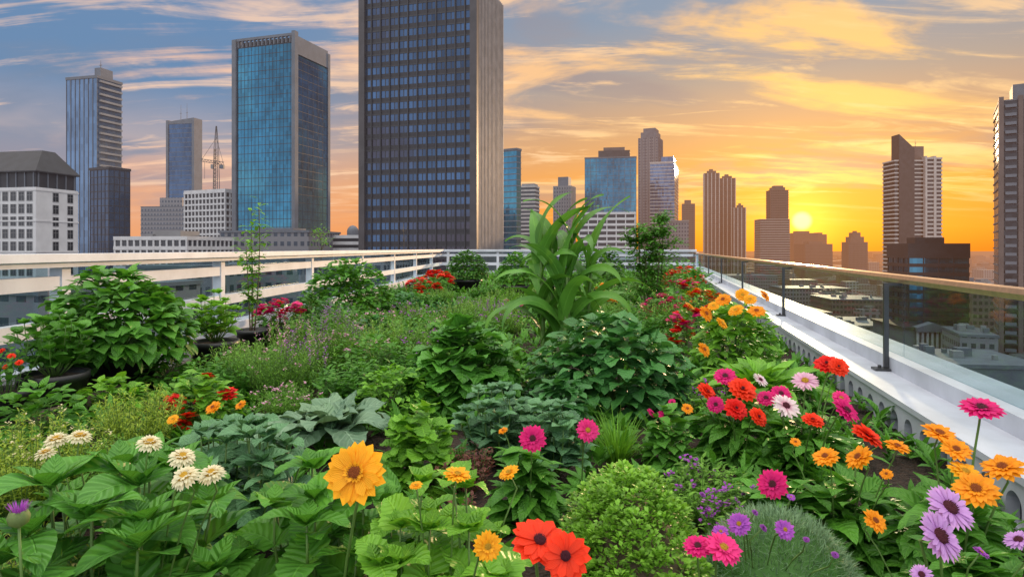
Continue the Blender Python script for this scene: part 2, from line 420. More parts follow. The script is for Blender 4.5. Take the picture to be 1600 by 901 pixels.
# unseen sky overhead and opposite the sun, brightened as added fill for the plants
up = g.mr(z, .42, .80, 0, 1); back = g.mr(sp.outputs[1], .25, -.5, 0, 1)
col = g.mix(g.m('MULTIPLY', back, .8), col, (1.30, 1.40, 1.54))
col = g.mix(g.m('MULTIPLY', up, .9), col, (2.55, 2.42, 2.2))
sky = g.n('ShaderNodeTexSky', sky_type='NISHITA', sun_disc=False, sun_elevation=radians(3.0), sun_rotation=radians(24.4))
col = g.vm('ADD', col, g.vm('SCALE', sky.outputs[0], .01))
g.out(g.n('ShaderNodeBackground', {'Color': col, 'Strength': 1.0}).outputs[0], 'ShaderNodeOutputWorld')

sl = bpy.data.lights.new('sun', 'SUN'); sl.energy = 2.8; sl.angle = radians(1.5); sl.color = (1.0, .64, .34)
so = bpy.data.objects.new('sun', sl); COL.objects.link(so)
sd = Vector((.453, 1.0, .14)).normalized()
so.rotation_euler = (sd).to_track_quat('Z', 'Y').to_euler()
cam = bpy.data.cameras.new('camera'); co = bpy.data.objects.new('camera', cam); COL.objects.link(co)
co.location = (0, 0, H); co.rotation_euler = (radians(90), 0, 0)
cam.sensor_width = 36; cam.lens = 36*F/1600; cam.shift_y = -(450.5-HY)/1600; cam.clip_start = .05; cam.clip_end = 40000
SC.camera = co
SC.view_settings.view_transform = 'Standard'; SC.view_settings.look = 'None'; SC.view_settings.exposure = 0

# ---------------------------------------------------------------- city
def massmat():
    m, g = newmat('distant city walls')
    pos = g.n('ShaderNodeNewGeometry').outputs['Position']
    sx = g.n('ShaderNodeSeparateXYZ', {0: pos})
    u = g.m('DIVIDE', g.m('ADD', sx.outputs[0], sx.outputs[1]), 4.2); w = g.m('DIVIDE', sx.outputs[2], 3.6)
    a = g.m('GREATER_THAN', g.m('FRACT', u), .42); b = g.m('GREATER_THAN', g.m('FRACT', w), .45)
    nz = g.n('ShaderNodeSeparateXYZ', {0: g.n('ShaderNodeNewGeometry').outputs['Normal']}).outputs[2]
    side = g.m('LESS_THAN', nz, .5)
    k = g.m('MULTIPLY', g.m('MULTIPLY', a, b), side)
    wall = g.ramp(g.attr('rnd'), [(0, (.08, .095, .11)), (.35, (.16, .17, .185)), (.7, (.30, .31, .32)), (1, (.16, .12, .11))])
    roof = g.mix(g.noise(pos, .15, 4), (.045, .055, .065), (.11, .125, .145))
    col = g.mix(side, roof, wall); col = g.mix(k, col, (.03, .04, .05))
    p = g.n('ShaderNodeBsdfPrincipled', {'Base Color': col, 'Roughness': .6})
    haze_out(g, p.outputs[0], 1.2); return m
MASS = massmat()
m, g = newmat('city ground')
pos = g.n('ShaderNodeNewGeometry').outputs['Position']
br = g.n('ShaderNodeTexBrick', {'Vector': pos, 'Scale': .012, 'Mortar Size': .06, 'Color1': (.035, .04, .03), 'Color2': (.05, .05, .045), 'Mortar': (.03, .03, .032)})
p = g.n('ShaderNodeBsdfPrincipled', {'Base Color': g.mix(g.noise(pos, .03, 6), br.outputs[0], (.03, .035, .028)), 'Roughness': .9})
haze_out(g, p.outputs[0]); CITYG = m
M = MB(); M.quad((-20000, -800, GZ), (20000, -800, GZ), (20000, 20000, GZ), (-20000, 20000, GZ))
tag(M.build('ground', CITYG, None, False), None, None, None, 'structure')
M = MB(); RB = random.Random(5)
for i in range(5800):
    if i < 4800: a = RB.uniform(-.75, .85); D = 230*exp(RB.random()**.8*3.5)
    else: a = RB.uniform(.28, .80); D = RB.uniform(200, 750)
    if a < .2 and D < 330: continue
    x, y = sin(a)*D, cos(a)*D; sz = RB.uniform(.5, 1.4)*(20+D*.006); hh = RB.uniform(10, 36)*(1 if RB.random() < .85 else 1.6)
    if a < 0: hh *= 1.15
    if i >= 4800: sz = RB.uniform(12, 24); hh = RB.uniform(12, 42)
    x = round(x/44)*44+RB.uniform(-4, 4) if D < 1500 and i < 4800 else x; y = round(y/44)*44+RB.uniform(-4, 4) if D < 1500 and i < 4800 else y
    sz = min(sz, 38) if D < 1500 else sz
    M.box(x-sz*.5, x+sz*.5, y-sz*.4, y+sz*.4, GZ, GZ+hh, 0, RB.random())
    if D < 900:
        for q in range(3):
            u, v = RB.uniform(-.4, .2)*sz, RB.uniform(-.35, .15)*sz; M.box(x+u, x+u+RB.uniform(2, 5), y+v, y+v+RB.uniform(2, 4), GZ+hh, GZ+hh+RB.uniform(1, 3.5), 0, RB.random())
tag(M.build('distant_city', MASS, None, False), 'mass of distant low city blocks spreading to the hazy horizon', 'city blocks', None, 'stuff')

CM = {
 'white': plain('white render wall', (.56, .56, .58), .7, 0, .3, .12, haze=True),
 'slate': plain('slate roof', (.022, .024, .032), .6, 0, .5, .3, haze=True),
 'conc': plain('city concrete', (.24, .24, .25), .75, 0, .2, .2, haze=True),
 'grey': plain('mid grey cladding', (.115, .13, .16), .6, 0, .2, .2, haze=True),
 'dark': plain('dark cladding', (.018, .020, .028), .45, 0, .3, .3, haze=True),
 'bronze': plain('bronze cladding', (.055, .05, .055), .5, .2, .3, .25, haze=True),
 'finm': plain('silver metal fin', (.27, .25, .255), .6, .15, .3, .2, haze=True, spec=.25),
 'brown': plain('brown stone cladding', (.13, .10, .095), .7, 0, .2, .2, haze=True),
 'pale': plain('pale balcony concrete', (.42, .39, .38), .7, 0, .2, .15, haze=True),
 'steel': plain('lattice steel', (.15, .13, .13), .6, .3, 1, .2, haze=True),
 'win': plain('dark window glass', (.03, .038, .048), .1, .3, 1, .3, haze=True),
}
GL = {
 'teal': facade('teal curtain glass', (.022, .14, .24), 1.5, 3.8, .85, .10, .5, alt=(.05, .24, .35), wob=.02),
 'tealdark': facade('dark teal curtain glass', (.016, .085, .22), 1.5, 3.8, .8, .14, .6, alt=(.04, .22, .44), wob=.02),
 'blue': facade('blue grey curtain glass', (.10, .17, .28), 1.6, 3.6, .75, .15, .45),
 'navy': facade('navy curtain glass', (.035, .08, .16), 1.6, 3.6, .75, .15, .5),
 'night': facade('dark tower glass', (.042, .085, .165), 1.55, 3.7, .8, .16, .6, (.014, .015, .022), .10, .17, .03, (.06, .055, .075)),
 'side': facade('dull bronze glass', (.03, .03, .036), 1.9, 3.7, .2, .5, .5),
 'punch': facade('punched windows in brown', (.04, .045, .055), 2.4, 3.4, .4, .3, .5, (.125, .095, .09), .20, .24, .03),
 'punchg': facade('punched windows in grey', (.05, .07, .10), 2.6, 3.5, .4, .25, .5, (.19, .19, .21), .22, .26, .03),
 'smoke': facade('smoked glass', (.03, .036, .045), 1.8, 3.4, .5, .2, .6),
}
def bld(name, label, A, B, py, side=None, dep=None, base=GZ, cat='tower', group=None):
    a = Vector((gx(A[0], A[1]), A[1])); b = Vector((gx(B[0], B[1]), B[1]))
    ex = (b-a).normalized(); ey = Vector((-ex.y, ex.x)); w = (b-a).length; dd = dep
    if side is not None:
        o = b if side > B[0] else a; k = (side-CX)/F
        dd = (k*o.y-o.x)/(ey.x-k*ey.y)
        if dd < 4 or dd > 120: dd = 30
    h = gz(py, min(A[1], B[1]))-base
    return thing(name, label, cat, (a.x, a.y, base), atan2(ex.y, ex.x), group), w, dd, h
def body(root, w, d, h, mat, part='glass_wall', z0=0, x0=0, y0=0):
    M = MB(); M.box(x0, x0+w, y0, y0+d, z0, z0+h); return M.build(part, mat, root, False)
def bands(root, w, d, h, mat, fh=3.8, p=.25, th=.6, z0=0, part='floor_band', x0=0, y0=0):
    M = MB(); zz = h
    while zz > max(0, h-150): M.box(x0-p, x0+w+p, y0-p, y0+d+p, z0+zz-th, z0+zz); zz -= fh
    return M.build(part, mat, root, False)
def mulls(root, w, d, h, mat, sp=3.0, p=.4, t=.18, z0=0, part='mullion', x0=0, y0=0, faces='fs'):
    M = MB()
    if 'f' in faces:
        n = max(1, round(w/sp))
        for i in range(n+1): x = x0+w*i/n; M.box(x-t, x+t, y0-p, y0+.05, z0, z0+h)
    if 's' in faces:
        n = max(1, round(d/sp))
        for i in range(n+1):
            y = y0+d*i/n+.001; M.box(x0+w-.05, x0+w+p, y-t, y+t, z0, z0+h); M.box(x0-p, x0+.05, y-t, y+t, z0, z0+h)
    return M.build(part, mat, root, False)
def cap(root, w, d, h, mat, t=1.2, p=.4, part='roof_parapet', x0=0, y0=0):
    M = MB(); M.box(x0-p, x0+w+p, y0-p, y0+d+p, h, h+t); return M.build(part, mat, root, False)
def plantroom(root, w, d, h, mat, k=.5, t=4, part='roof_plant_room'):
    M = MB(); M.box(w*(.5-k/2), w*(.5+k/2), d*(.5-k/2), d*(.5+k/2), h, h+t)
    M.box(w*.2, w*.35, d*.3, d*.5, h, h+t*.5); return M.build(part, mat, root, False)
def mast(root, x, y, z, L, r=.25, part='antenna'):
    M = MB(); M.tube([(x, y, z), (x, y, z+L*.5), (x, y, z+L)], r, r*.3, 6)
    M.box(x-r*4, x+r*4, y-.1, y+.1, z+L*.45, z+L*.45+.25); return M.build(part, CM['steel'], root, False)

# white building at the left edge, each window its own part
r, w, d, h = bld('white_building', 'white building with square gridded windows and dark slate roof at the left edge', (-150, 147), (56, 140), 292, 122, cat='building')
body(r, w, d, h, CM['white'], 'wall')
bands(r, w, d, h-.4, CM['white'], 3.4*2, .12, .35, part='cornice')
M = MB(); M.box(.3, w-.3, .3, d-.3, h, h+3.6); M.build('attic_storey', CM['slate'], r, False)
M = MB(); M.box(-.12, .12, -.2, .05, 0, 3.6); me = M.mesh('attic pilaster', CM['grey'], False)
for i in range(16): put('attic_pilaster', me, r, (.8+(w-1.6)*i/15, .3, h))
for i in range(5): put('attic_pilaster', me, r, (w-.3, .8+(d-1.6)*i/4, h), (0, 0, pi/2))
M = MB(); zt = h+3.6; a = [(-.3, -.3, zt), (w+.3, -.3, zt), (w+.3, d+.3, zt), (-.3, d+.3, zt)]; b = [(3, d*.35, zt+5), (w-2.4, d*.35, zt+5), (w-2.4, d*.65, zt+5), (3, d*.65, zt+5)]
for i in range(4): M.quad(a[i], a[(i+1) % 4], b[(i+1) % 4], b[i])
M.quad(*b); M.box(-.3, w+.3, -.3, d+.3, zt-.25, zt-.01); M.build('roof', CM['slate'], r, False)
wf = MB(); ww, wh = 1.35, 1.9
for q in ((-ww/2-.1, ww/2+.1, -.08, .02, -.1, 0), (-ww/2-.1, ww/2+.1, -.08, .02, wh, wh+.1), (-ww/2-.1, -ww/2, -.08, .02, 0, wh), (ww/2, ww/2+.1, -.08, .02, 0, wh), (-.03, .03, -.06, .02, 0, wh), (-ww/2, ww/2, -.055, .02, wh*.6, wh*.6+.06)): wf.box(*q)
wf = wf.mesh('window frame', CM['conc'], False)
wp = MB(); wp.quad((-ww/2, -.025, 0), (ww/2, -.025, 0), (ww/2, -.025, wh), (-ww/2, -.025, wh)); wp = wp.mesh('window pane', CM['win'], False)
for j in range(7):
    for i in range(11):
        o = put('window', wf, r, (w-1.6-i*2.15, -.005, h-2.9-j*2.75)); put('pane', wp, o)
    for i in range(2):
        o = put('window', wf, r, (w+.005, d*(.45+.35*i), h-2.9-j*2.75), (0, 0, pi/2)); put('pane', wp, o)

# tower A
r, w, d, h = bld('balcony_tower', 'tall slim blue grey tower with a balconied right edge and roof antenna', (104, 350), (152, 345), 122, 190)
body(r, w, d, h, GL['blue']); mulls(r, w, d, h, CM['grey'], 3, .25, .12, faces='f'); cap(r, w, d, h, CM['grey'], 1.5)
M = MB(); M.box(0, 2.2, 0, d-1.5, 0, 1.1); me = M.mesh('balcony', CM['conc'], False); zz = h-2
while zz > h-110: put('balcony', me, r, (w-1.0, 1, zz)); zz -= 3.5
body(r, 4, d*.5, 5, CM['grey'], 'lift_tower', h+1.5, w-5, 3); mast(r, w-3, 5, h+6, 5)
r, w, d, h = bld('navy_tower', 'dark navy glass block directly below and right of the balconied tower', (141, 325), (170, 319), 264, 203)
body(r, w, d, h, GL['navy']); bands(r, w, d, h, CM['dark'], 3.6, .12, .35); mulls(r, w, d, h, CM['dark'], 3, .2, .1); cap(r, w, d, h, CM['dark'])
# tower B
r, w, d, h = bld('blue_tower', 'narrow blue glass tower with twin roof antennas left of the crane', (261, 520), (303, 514), 192, 315)
body(r, w, d, h, GL['navy']); bands(r, w, d, h, CM['grey'], 3.8, .15, .4)
M = MB(); M.box(-.6, 1.6, -.6, d, 0, h+3); M.box(w-1.6, w+.6, -.6, d, 0, h+4); M.build('corner_pier', CM['grey'], r, False)
M = MB(); M.poly([(1.6, -.4, h), (w-1.6, -.4, h), (w-1.6, -.4, h+4), (1.6, -.4, h+2)]); M.poly([(1.6, -.4, h+2), (w-1.6, -.4, h+4), (w-1.6, d, h+4), (1.6, d, h+2)]); M.build('sloped_crown', CM['grey'], r, False)
mast(r, w*.4, d*.4, h+3, 13); mast(r, w*.6, d*.5, h+3, 14)
r, w, d, h = bld('stepped_office_block', 'stepped grey office block at the foot of the narrow blue tower', (220, 500), (290, 496), 322, None, 40, cat='building')
body(r, w, d, h, GL['punchg'], 'wall'); bands(r, w, d, h, CM['grey'], 3.5, .2, .5); body(r, w*.5, d*.5, 7, GL['punchg'], 'upper_storey', h, w*.35, 4)
# white gridded building with crane
r, w, d, h = bld('gridded_white_building', 'white gridded office building under the lattice crane', (289, 330), (352, 318), 298, 378, cat='building')
body(r, w, d, h, CM['win'], 'window_wall'); bands(r, w, d, h, CM['white'], 3.0, .5, .9); mulls(r, w, d, h, CM['white'], 2.6, .42, .35); cap(r, w, d, h, CM['white'], 1)
ch = gz(298, 318)
c = thing('tower_crane', 'lattice tower crane standing on the roof of the white gridded building', 'crane', (gx(338, 328), 328, ch+1))
M = MB(); T = 33
for sx in (-1.1, 1.1):
    for sy in (-1.1, 1.1): M.tube([(sx, sy, 0), (sx*.75, sy*.75, T*.65), (sx*.15, sy*.15, T)], .2, .14, 4)
for i in range(11):
    z0, z1 = T*.65*i/11, T*.65*(i+1)/11; q = 1.1-.27*i/11
    for sg in (1, -1):
        M.tube([(-q*sg, -q, z0), (q*sg, -q, z1)], .12, .12, 3); M.tube([(-q, -q*sg, z0), (-q, q*sg, z1)], .12, .12, 3)
M.build('mast', CM['steel'], c, False)
M = MB()
for q in (0, 1.5): M.tube([(-8, 0, 15+q*.8), (4, 0, 13+q)], .19, .19, 4)
for i in range(8): x = -8+i*1.5; M.tube([(x, 0, 15-i*.25), (x+.75, 0, 16.2-i*.22)], .12, .12, 3); M.tube([(x+.75, 0, 16.2-i*.22), (x+1.5, 0, 14.75-i*.25)], .12, .12, 3)
M.build('jib', CM['steel'], c, False)
M = MB(); M.box(2.0, 4.0, -.8, .8, 11.2, 13); M.build('counterweight', CM['grey'], c, False)
M = MB(); M.box(-2.1, -1.0, -1.8, -.6, 11, 13.2); M.build('cab', CM['conc'], c, False)
M = MB(); M.tube([(-7.5, 0, 15.8), (0, 0, 27)], .1, .1, 3); M.tube([(3.6, 0, 14), (0, 0, 27)], .1, .1, 3); M.tube([(-6, 0, 14.6), (-6, 0, 6)], .1, .1, 3); M.build('cable', CM['steel'], c, False)
# low white block left
r, w, d, h = bld('low_white_block', 'low white flat roofed block between navy tower and gridded building', (180, 210), (292, 206), 369, None, 25, cat='building')
body(r, w, d, h, CM['win'], 'window_wall'); bands(r, w, d, h, CM['white'], 3.2, .4, 1.2); mulls(r, w, d, h, CM['white'], 2.4, .3, .3); plantroom(r, w, d, h, CM['conc'], .4, 2)
# teal tower C
r, w, d, h = bld('teal_glass_tower', 'tall teal glass tower with grey framed edges and a railed crown', (366, 300), (460, 290), 66, 513)
body(r, w, d, h, GL['teal']); bands(r, w, d, h, CM['dark'], 3.8, .06, .22); mulls(r, w, d, h, CM['dark'], 1.9, .1, .05, faces='f')
body(r, .3, d-3, h-6, GL['tealdark'], 'side_glass', 0, w+.12, 1.6)
M = MB(); zz = h-8
while zz > 0: M.box(w+.42, w+.47, 1.6, d-1.4, zz, zz+.2); zz -= 3.8
for i in range(7): y = 1.6+(d-3)*i/6; M.box(w+.42, w+.49, y-.06, y+.06, 0, h-6)
M.build('side_mullion', CM['dark'], r, False)
M = MB(); M.box(-.7, 1.6, -.9, 3, 0, h+4); M.box(w-.9, w+.9, -.9, 1.6, 0, h+5); M.box(w-2, w+.9, d-1.4, d+.4, 0, h+2); M.build('corner_pier', CM['grey'], r, False)
M = MB(); M.box(1.6, w-.9, -.6, .6, h+3, h+4.2); M.box(w-1, w+.7, 1.6, d-1.4, h-5, h+3.2)
for i in range(14): x = 1.6+(w-2.5)*(i+.5)/14; M.box(x-.25, x+.25, -.55, .5, h, h+3)
M.build('crown', CM['grey'], r, False)
body(r, w-5, d-6, 3.5, CM['dark'], 'roof_plant_room', h, 2.5, 3)
r, w, d, h = bld('grey_podium_block', 'grey low block at the foot of the teal glass tower', (343, 240), (482, 236), 363, None, 30, cat='building')
body(r, w, d, h, GL['punchg'], 'wall'); cap(r, w, d, h, CM['grey'], .8); plantroom(r, w, d, h, CM['grey'], .4, 2)
# block with dome
r, w, d, h = bld('banded_white_block', 'white banded low block between the teal tower and dark tower', (505, 260), (580, 256), 367, None, 30, cat='building')
body(r, w, d, h, CM['win'], 'window_wall'); bands(r, w, d, h, CM['white'], 2.6, .4, 1.3)
M = MB(); M.lathe([(2.4, 0), (2.4, 2), (2.1, 3), (1.2, 4), (.01, 4.4)], 16, c=(w*.35, d*.4, h)); M.build('roof_dome', CM['grey'], r)
# dark tower D
r, w, d, h = bld('dark_tower', 'huge dark blue brown gridded skyscraper rising out of the frame', (567, 200), (742, 190), -45, 785)
body(r, w, d, h, GL['night']); body(r, .3, d-1.6, h, GL['side'], 'side_glass', 0, w-.1, .8); bands(r, w, d, h, CM['dark'], 3.7, .12, .4)
mulls(r, w, d, h, CM['dark'], 3.1, .45, .17, faces='f')
M = MB(); n = 19
for i in range(n+1): y = .9+(d-1.8)*i/n; M.box(w+.15, w+.6, y-.2, y+.2, 0, h)
M.build('metal_fin', CM['finm'], r, False)
M = MB(); M.box(-1, 1.0, -1, 1.4, 0, h+2); M.box(w-1.3, w+.9, -1, .7, 0, h+2); M.build('corner_pier', CM['bronze'], r, False)
# mid skyline
r, w, d, h = bld('teal_slab_tower', 'slim teal glass slab tower just right of the dark skyscraper', (784, 420), (807, 414), 234, 814)
body(r, w, d, h, GL['teal']); bands(r, w, d, h, CM['grey'], 3.8, .15, .7); cap(r, w, d, h, CM['grey'])
r, w, d, h = bld('banded_slim_tower', 'short slim banded tower behind the corn left of its leaves', (813, 560), (836, 556), 290, None, 14)
body(r, w, d, h, CM['win'], 'window_wall'); bands(r, w, d, h, CM['pale'], 3.4, .4, 1.3); cap(r, w, d, h, CM['conc'], 2, -1)
r, w, d, h = bld('ribbed_grey_tower', 'ribbed grey tower with a raised roof box behind the corn top', (865, 620), (892, 614), 290, 899)
body(r, w, d, h, GL['punchg'], 'wall'); mulls(r, w, d, h, CM['conc'], 2.4, .4, .4); plantroom(r, w, d, h, CM['grey'], .6, 9)
r, w, d, h = bld('teal_office_block', 'wide teal glass office block with a stepped brown roof crown', (914, 560), (994, 552), 246, 1006)
body(r, w, d, h, GL['teal']); bands(r, w, d, h, CM['grey'], 3.8, .1, .3); mulls(r, w, d, h, CM['grey'], 5, .2, .15); cap(r, w, d, h, CM['grey'], 1)
body(r, w*.62, d*.6, 6, CM['bronze'], 'roof_plant_room', h+1, w*.26, 3); body(r, w*.42, d*.4, 9, CM['brown'], 'roof_crown', h+1, w*.36, 5)
r, w, d, h = bld('white_terrace_block', 'white banded block with long balconies below the teal office block', (905, 330), (992, 326), 331, None, 24, cat='building')
body(r, w, d, h, CM['win'], 'window_wall'); bands(r, w, d, h, CM['white'], 2.9, .5, 1.2); mulls(r, w, d, h, CM['white'], 5, .35, .25)
r, w, d, h = bld('slender_grey_tower', 'slender dark grey tower with notched top, tallest in mid skyline', (998, 790), (1028, 780), 214, 1035)
body(r, w, d, h, GL['punchg'], 'wall'); mulls(r, w, d, h, CM['grey'], 4, .6, .6); M = MB(); M.box(2, w-2, 2, d-2, h, h+7); M.box(5, w-4, 3, d-3, h+7, h+12); M.build('stepped_crown', CM['grey'], r, False)
r, w, d, h = bld('pale_glass_block', 'pale blue glass block leaning against the slender grey tower', (1016, 700), (1054, 692), 254, 1060)
body(r, w, d, h, GL['blue']); bands(r, w, d, h, CM['pale'], 3.8, .3, .8); cap(r, w, d, h, CM['pale'], 1.5); body(r, w*.5, d*.5, 7, GL['blue'], 'upper_storey', h, w*.45, 2)
r, w, d, h = bld('small_dark_tower', 'small dark tower poking up left of the brown tower cluster', (1066, 1000), (1086, 996), 318, None, 20)
body(r, w, d, h, GL['punch'], 'wall'); body(r, w*.5, 9, 6, CM['brown'], 'roof_crown', h, w*.2, 4)
r, w, d, h = bld('grey_low_block', 'grey low block right of the small tree top', (1046, 600), (1076, 596), 346, None, 20, cat='building')
body(r, w, d, h, GL['punchg'], 'wall'); cap(r, w, d, h, CM['conc'])
for nm, lb, a0, a1, py, D in (('brown_tower', 'brown stone tower with pointed cap, left of its cluster of three', 1100, 1124, 270, 1050), ('brown_tower', 'brown stone tower in the middle of the cluster of three', 1124, 1149, 278, 1080), ('brown_tower', 'shortest brown stone tower on the right of the cluster of three', 1147, 1165, 324, 1020)):
    r, w, d, h = bld(nm, lb, (a0, D), (a1, D-6), py, None, 22)
    body(r, w, d, h, GL['punch'], 'wall'); mulls(r, w, d, h, CM['pale'], 6, .7, .7); bands(r, w, d, h, CM['brown'], 10, .4, 1.2)
    M = MB(); M.box(w*.2, w*.8, 4, 16, h, h+4); M.box(w*.35, w*.6, 6, 13, h+4, h+7); M.build('roof_crown', CM['brown'], r, False)
r, w, d, h = bld('stepped_brown_tower', 'stepped brown tower with narrow upper shaft just left of the sun', (1188, 900), (1234, 896), 342, None, 30)
body(r, w, d, h, GL['punch'], 'wall'); bands(r, w, d, h, CM['pale'], 3.4, .4, .7)
body(r, w*.62, 20, 41, GL['punch'], 'upper_shaft', h, w*.37, 4); bands(r, w*.62, 20, 41, CM['brown'], 3.4, .4, .9, h, 'shaft_band', w*.37, 4)
M = MB(); M.box(w*.45, w*.9, 7, 20, h+41, h+45); M.box(w*.52, w*.85, 9, 18, h+45, h+47.5); M.build('roof_crown', CM['brown'], r, False)
for lb, a0, a1, py, D in (('hazy low orange block directly beneath the sun', 1240, 1278, 364, 1900), ('hazy flat block on the right below the sun', 1258, 1301, 381, 1500), ('thin hazy block just right of the sun', 1278, 1292, 366, 2100)):
    r, w, d, h = bld('hazy_block', lb, (a0, D), (a1, D), py, None, 60, cat='building')
    body(r, w, d, h, GL['punch'], 'wall'); plantroom(r, w, d, h, CM['brown'], .5, 6)
r, w, d, h = bld('pointed_tower', 'small dark tower with tapered stepped top standing alone on the horizon', (1326, 1200), (1356, 1196), 378, None, 34)
body(r, w, d, h, GL['punch'], 'wall'); M = MB(); M.box(w*.15, w*.85, 4, 28, h, h+10); M.box(w*.28, w*.72, 8, 24, h+10, h+18); M.box(w*.42, w*.55, 10, 20, h+18, h+21); M.build('stepped_crown', CM['brown'], r, False)
# tower E
r, w, d, h = bld('striped_tower', 'striped residential tower with a slanted brown top and white balconies', (1398, 500), (1446, 500), 250, 1380)
body(r, w, d, h, GL['smoke']); bands(r, w, d, h, CM['pale'], 3.2, .5, 1.1, part='balcony_band')
M = MB(); M.box(w*.12, w*.62, -1.0, d*.6, 0, h+9); M.poly([(w*.12, -1, h+9), (w*.62, -1, h+9), (w*.12, -1, h+20)]); M.poly([(w*.12, d*.6, h+9), (w*.62, d*.6, h+9), (w*.12, d*.6, h+20)][::-1])
M.quad((w*.12, -1, h+20), (w*.62, -1, h+9), (w*.62, d*.6, h+9), (w*.12, d*.6, h+20)); M.quad((w*.12, -1, h+9), (w*.12, -1, h+20), (w*.12, d*.6, h+20), (w*.12, d*.6, h+9))
M.build('service_core', CM['bronze'], r, False)
M = MB(); M.box(w*.62, w, 2, d*.7, h, h+11); M.build('upper_storey', CM['brown'], r, False); mast(r, w*.8, 5, h+11, 6)
r, w, d, h = bld('striped_annex_tower', 'lower pale striped wing on the right of the striped tower', (1446, 498), (1471, 498), 246, None, 20)
body(r, w, d, h, GL['smoke']); bands(r, w, d, h, CM['pale'], 3.2, .5, 1.3, part='balcony_band'); M = MB(); M.box(-.4, 1, -.7, d, 0, h+1); M.box(w*.5, w*.65, -.75, d, 0, h+1); M.build('vertical_pier', CM['pale'], r, False)
r, w, d, h = bld('dark_block', 'dark office block with teal window bands in front of the striped tower', (1420, 262), (1513, 258), 384, 1388, cat='building')
body(r, w, d, h, GL['teal']); bands(r, w, d, h, CM['dark'], 3.6, .35, 1.4); mulls(r, w, d, h, CM['dark'], 6, .25, .15)
M = MB(); M.box(-.5, w+.5, -.5, d+.5, h-5, h+1); M.build('blank_upper_wall', CM['dark'], r, False); body(r, w*.5, d*.4, 2.5, CM['dark'], 'roof_plant_room', h+1, w*.2, 5)
# tower F
r, w, d, h = bld('balcony_column_tower', 'tall dark tower of stacked balconies cut by the right edge', (1562, 230), (1870, 202.5), 126, 1553)
body(r, w, d, h, GL['smoke']); bands(r, w, d, h, CM['grey'], 3.1, .3, .5)
M = MB()
for x in (-.3, 5.2, 11, 18, 26, 34): M.box(x, x+1.4, -1.3, 2, 0, h+1)
M.build('vertical_pier', CM['brown'], r, False)
M = MB(); M.box(0, 3.2, -1.5, .5, 0, 1.1); me = M.mesh('balcony', CM['grey'], False); zz = h-3
for i in range(45):
    for x in (1.5, 7.2): put('balcony', me, r, (x, 0, zz))
    zz -= 3.1
body(r, w*.6, 12, 6, CM['grey'], 'roof_plant_room', h, 4, 4)
# rooftops below, right
r, w, d, h = bld('classical_building', 'grey classical building with columned portico far below the glass', (1412, 250), (1496, 247), 516, None, 30, cat='building')
body(r, w, d, h, CM['grey'], 'wall'); cap(r, w, d, h, CM['dark'], 1.0, .8)
M = MB(); M.poly([(w*.2, -2.5, h+1.0), (w*.8, -2.5, h+1.0), (w*.5, -2.5, h+3)]); M.quad((w*.2, -2.5, h+1.0), (w*.5, -2.5, h+3), (w*.5, 2, h+3), (w*.2, 2, h+1.0)); M.quad((w*.5, -2.5, h+3), (w*.8, -2.5, h+1.0), (w*.8, 2, h+1.0), (w*.5, 2, h+3)); M.box(w*.2, w*.8, -2.5, -.81, h-.6, h+.99); M.build('pediment', CM['grey'], r, False)
for i in range(7):
    M = MB(); x = w*.23+w*.54*i/6; M.tube([(x, -1.6, 0), (x, -1.6, h-.6)], .6, .5, 10); M.build('column', CM['conc'], r)
LOW = [(1440, 1640, 578, 150, 24, 'wide grey flat roof with vents closest below the glass panels', 'grey'), (1270, 1400, 512, 300, 40, 'grey mid rise block seen through the second glass panel', 'punchg'),
       (1519, 1556, 446, 330, 30, 'brown block in the gap before the right edge tower', 'punch'), (1225, 1330, 452, 560, 40, 'long grey block seen through glass below the stepped brown tower', 'punchg'),
       (1300, 1392, 470, 420, 40, 'brown block just left of the dark office block below rail', 'punch'), (1120, 1215, 432, 700, 50, 'hazy grey block behind the far glass panels', 'punchg'),
       (1300, 1440, 590, 190, 26, 'low roof beneath the glass beside the tall post', 'grey'), (1500, 1560, 528, 220, 24, 'small grey block right of the classical building', 'punchg'), (1180, 1300, 490, 380, 40, 'brown low block with roof boxes behind the orange flower bush', 'punch')]
for a0, a1, py, D, dep, lb, mt in LOW:
    r, w, d, h = bld('low_rise_building', lb, (a0, D), (a1, D-4), py, None, dep, cat='building')
    body(r, w, d, h, GL.get(mt) or CM[mt], 'wall'); cap(r, w, d, h, CM['grey'], .9, .3)
    for i in range(8):
        M = MB(); x, y = rr(.08, .85)*w, rr(.1, .8)*d; q = rr(1, 3.5); M.box(x, x+q, y, y+q*.8, h+.9, h+.9+rr(.8, 2.4)); M.build('roof_vent', CM['grey' if i % 3 else 'conc'], r, False)
LOWL = [(-60, 60, 462, 75, 'flat grey roof directly below the left end of the white railing'), (200, 300, 420, 130, 'grey block behind the white railing left of the sapling'), (330, 470, 415, 150, 'grey block behind the railing below the teal tower'), (480, 600, 408, 170, 'grey block behind the railing below the dark tower')]
for a0, a1, py, D, lb in LOWL:
    r, w, d, h = bld('low_rise_building', lb, (a0, D), (a1, D-3), py, None, 25, cat='building')
    body(r, w, d, h, GL['punchg'], 'wall'); cap(r, w, d, h, CM['grey'], .6, .3); plantroom(r, w, d, h, CM['grey'], .4, 1.5)

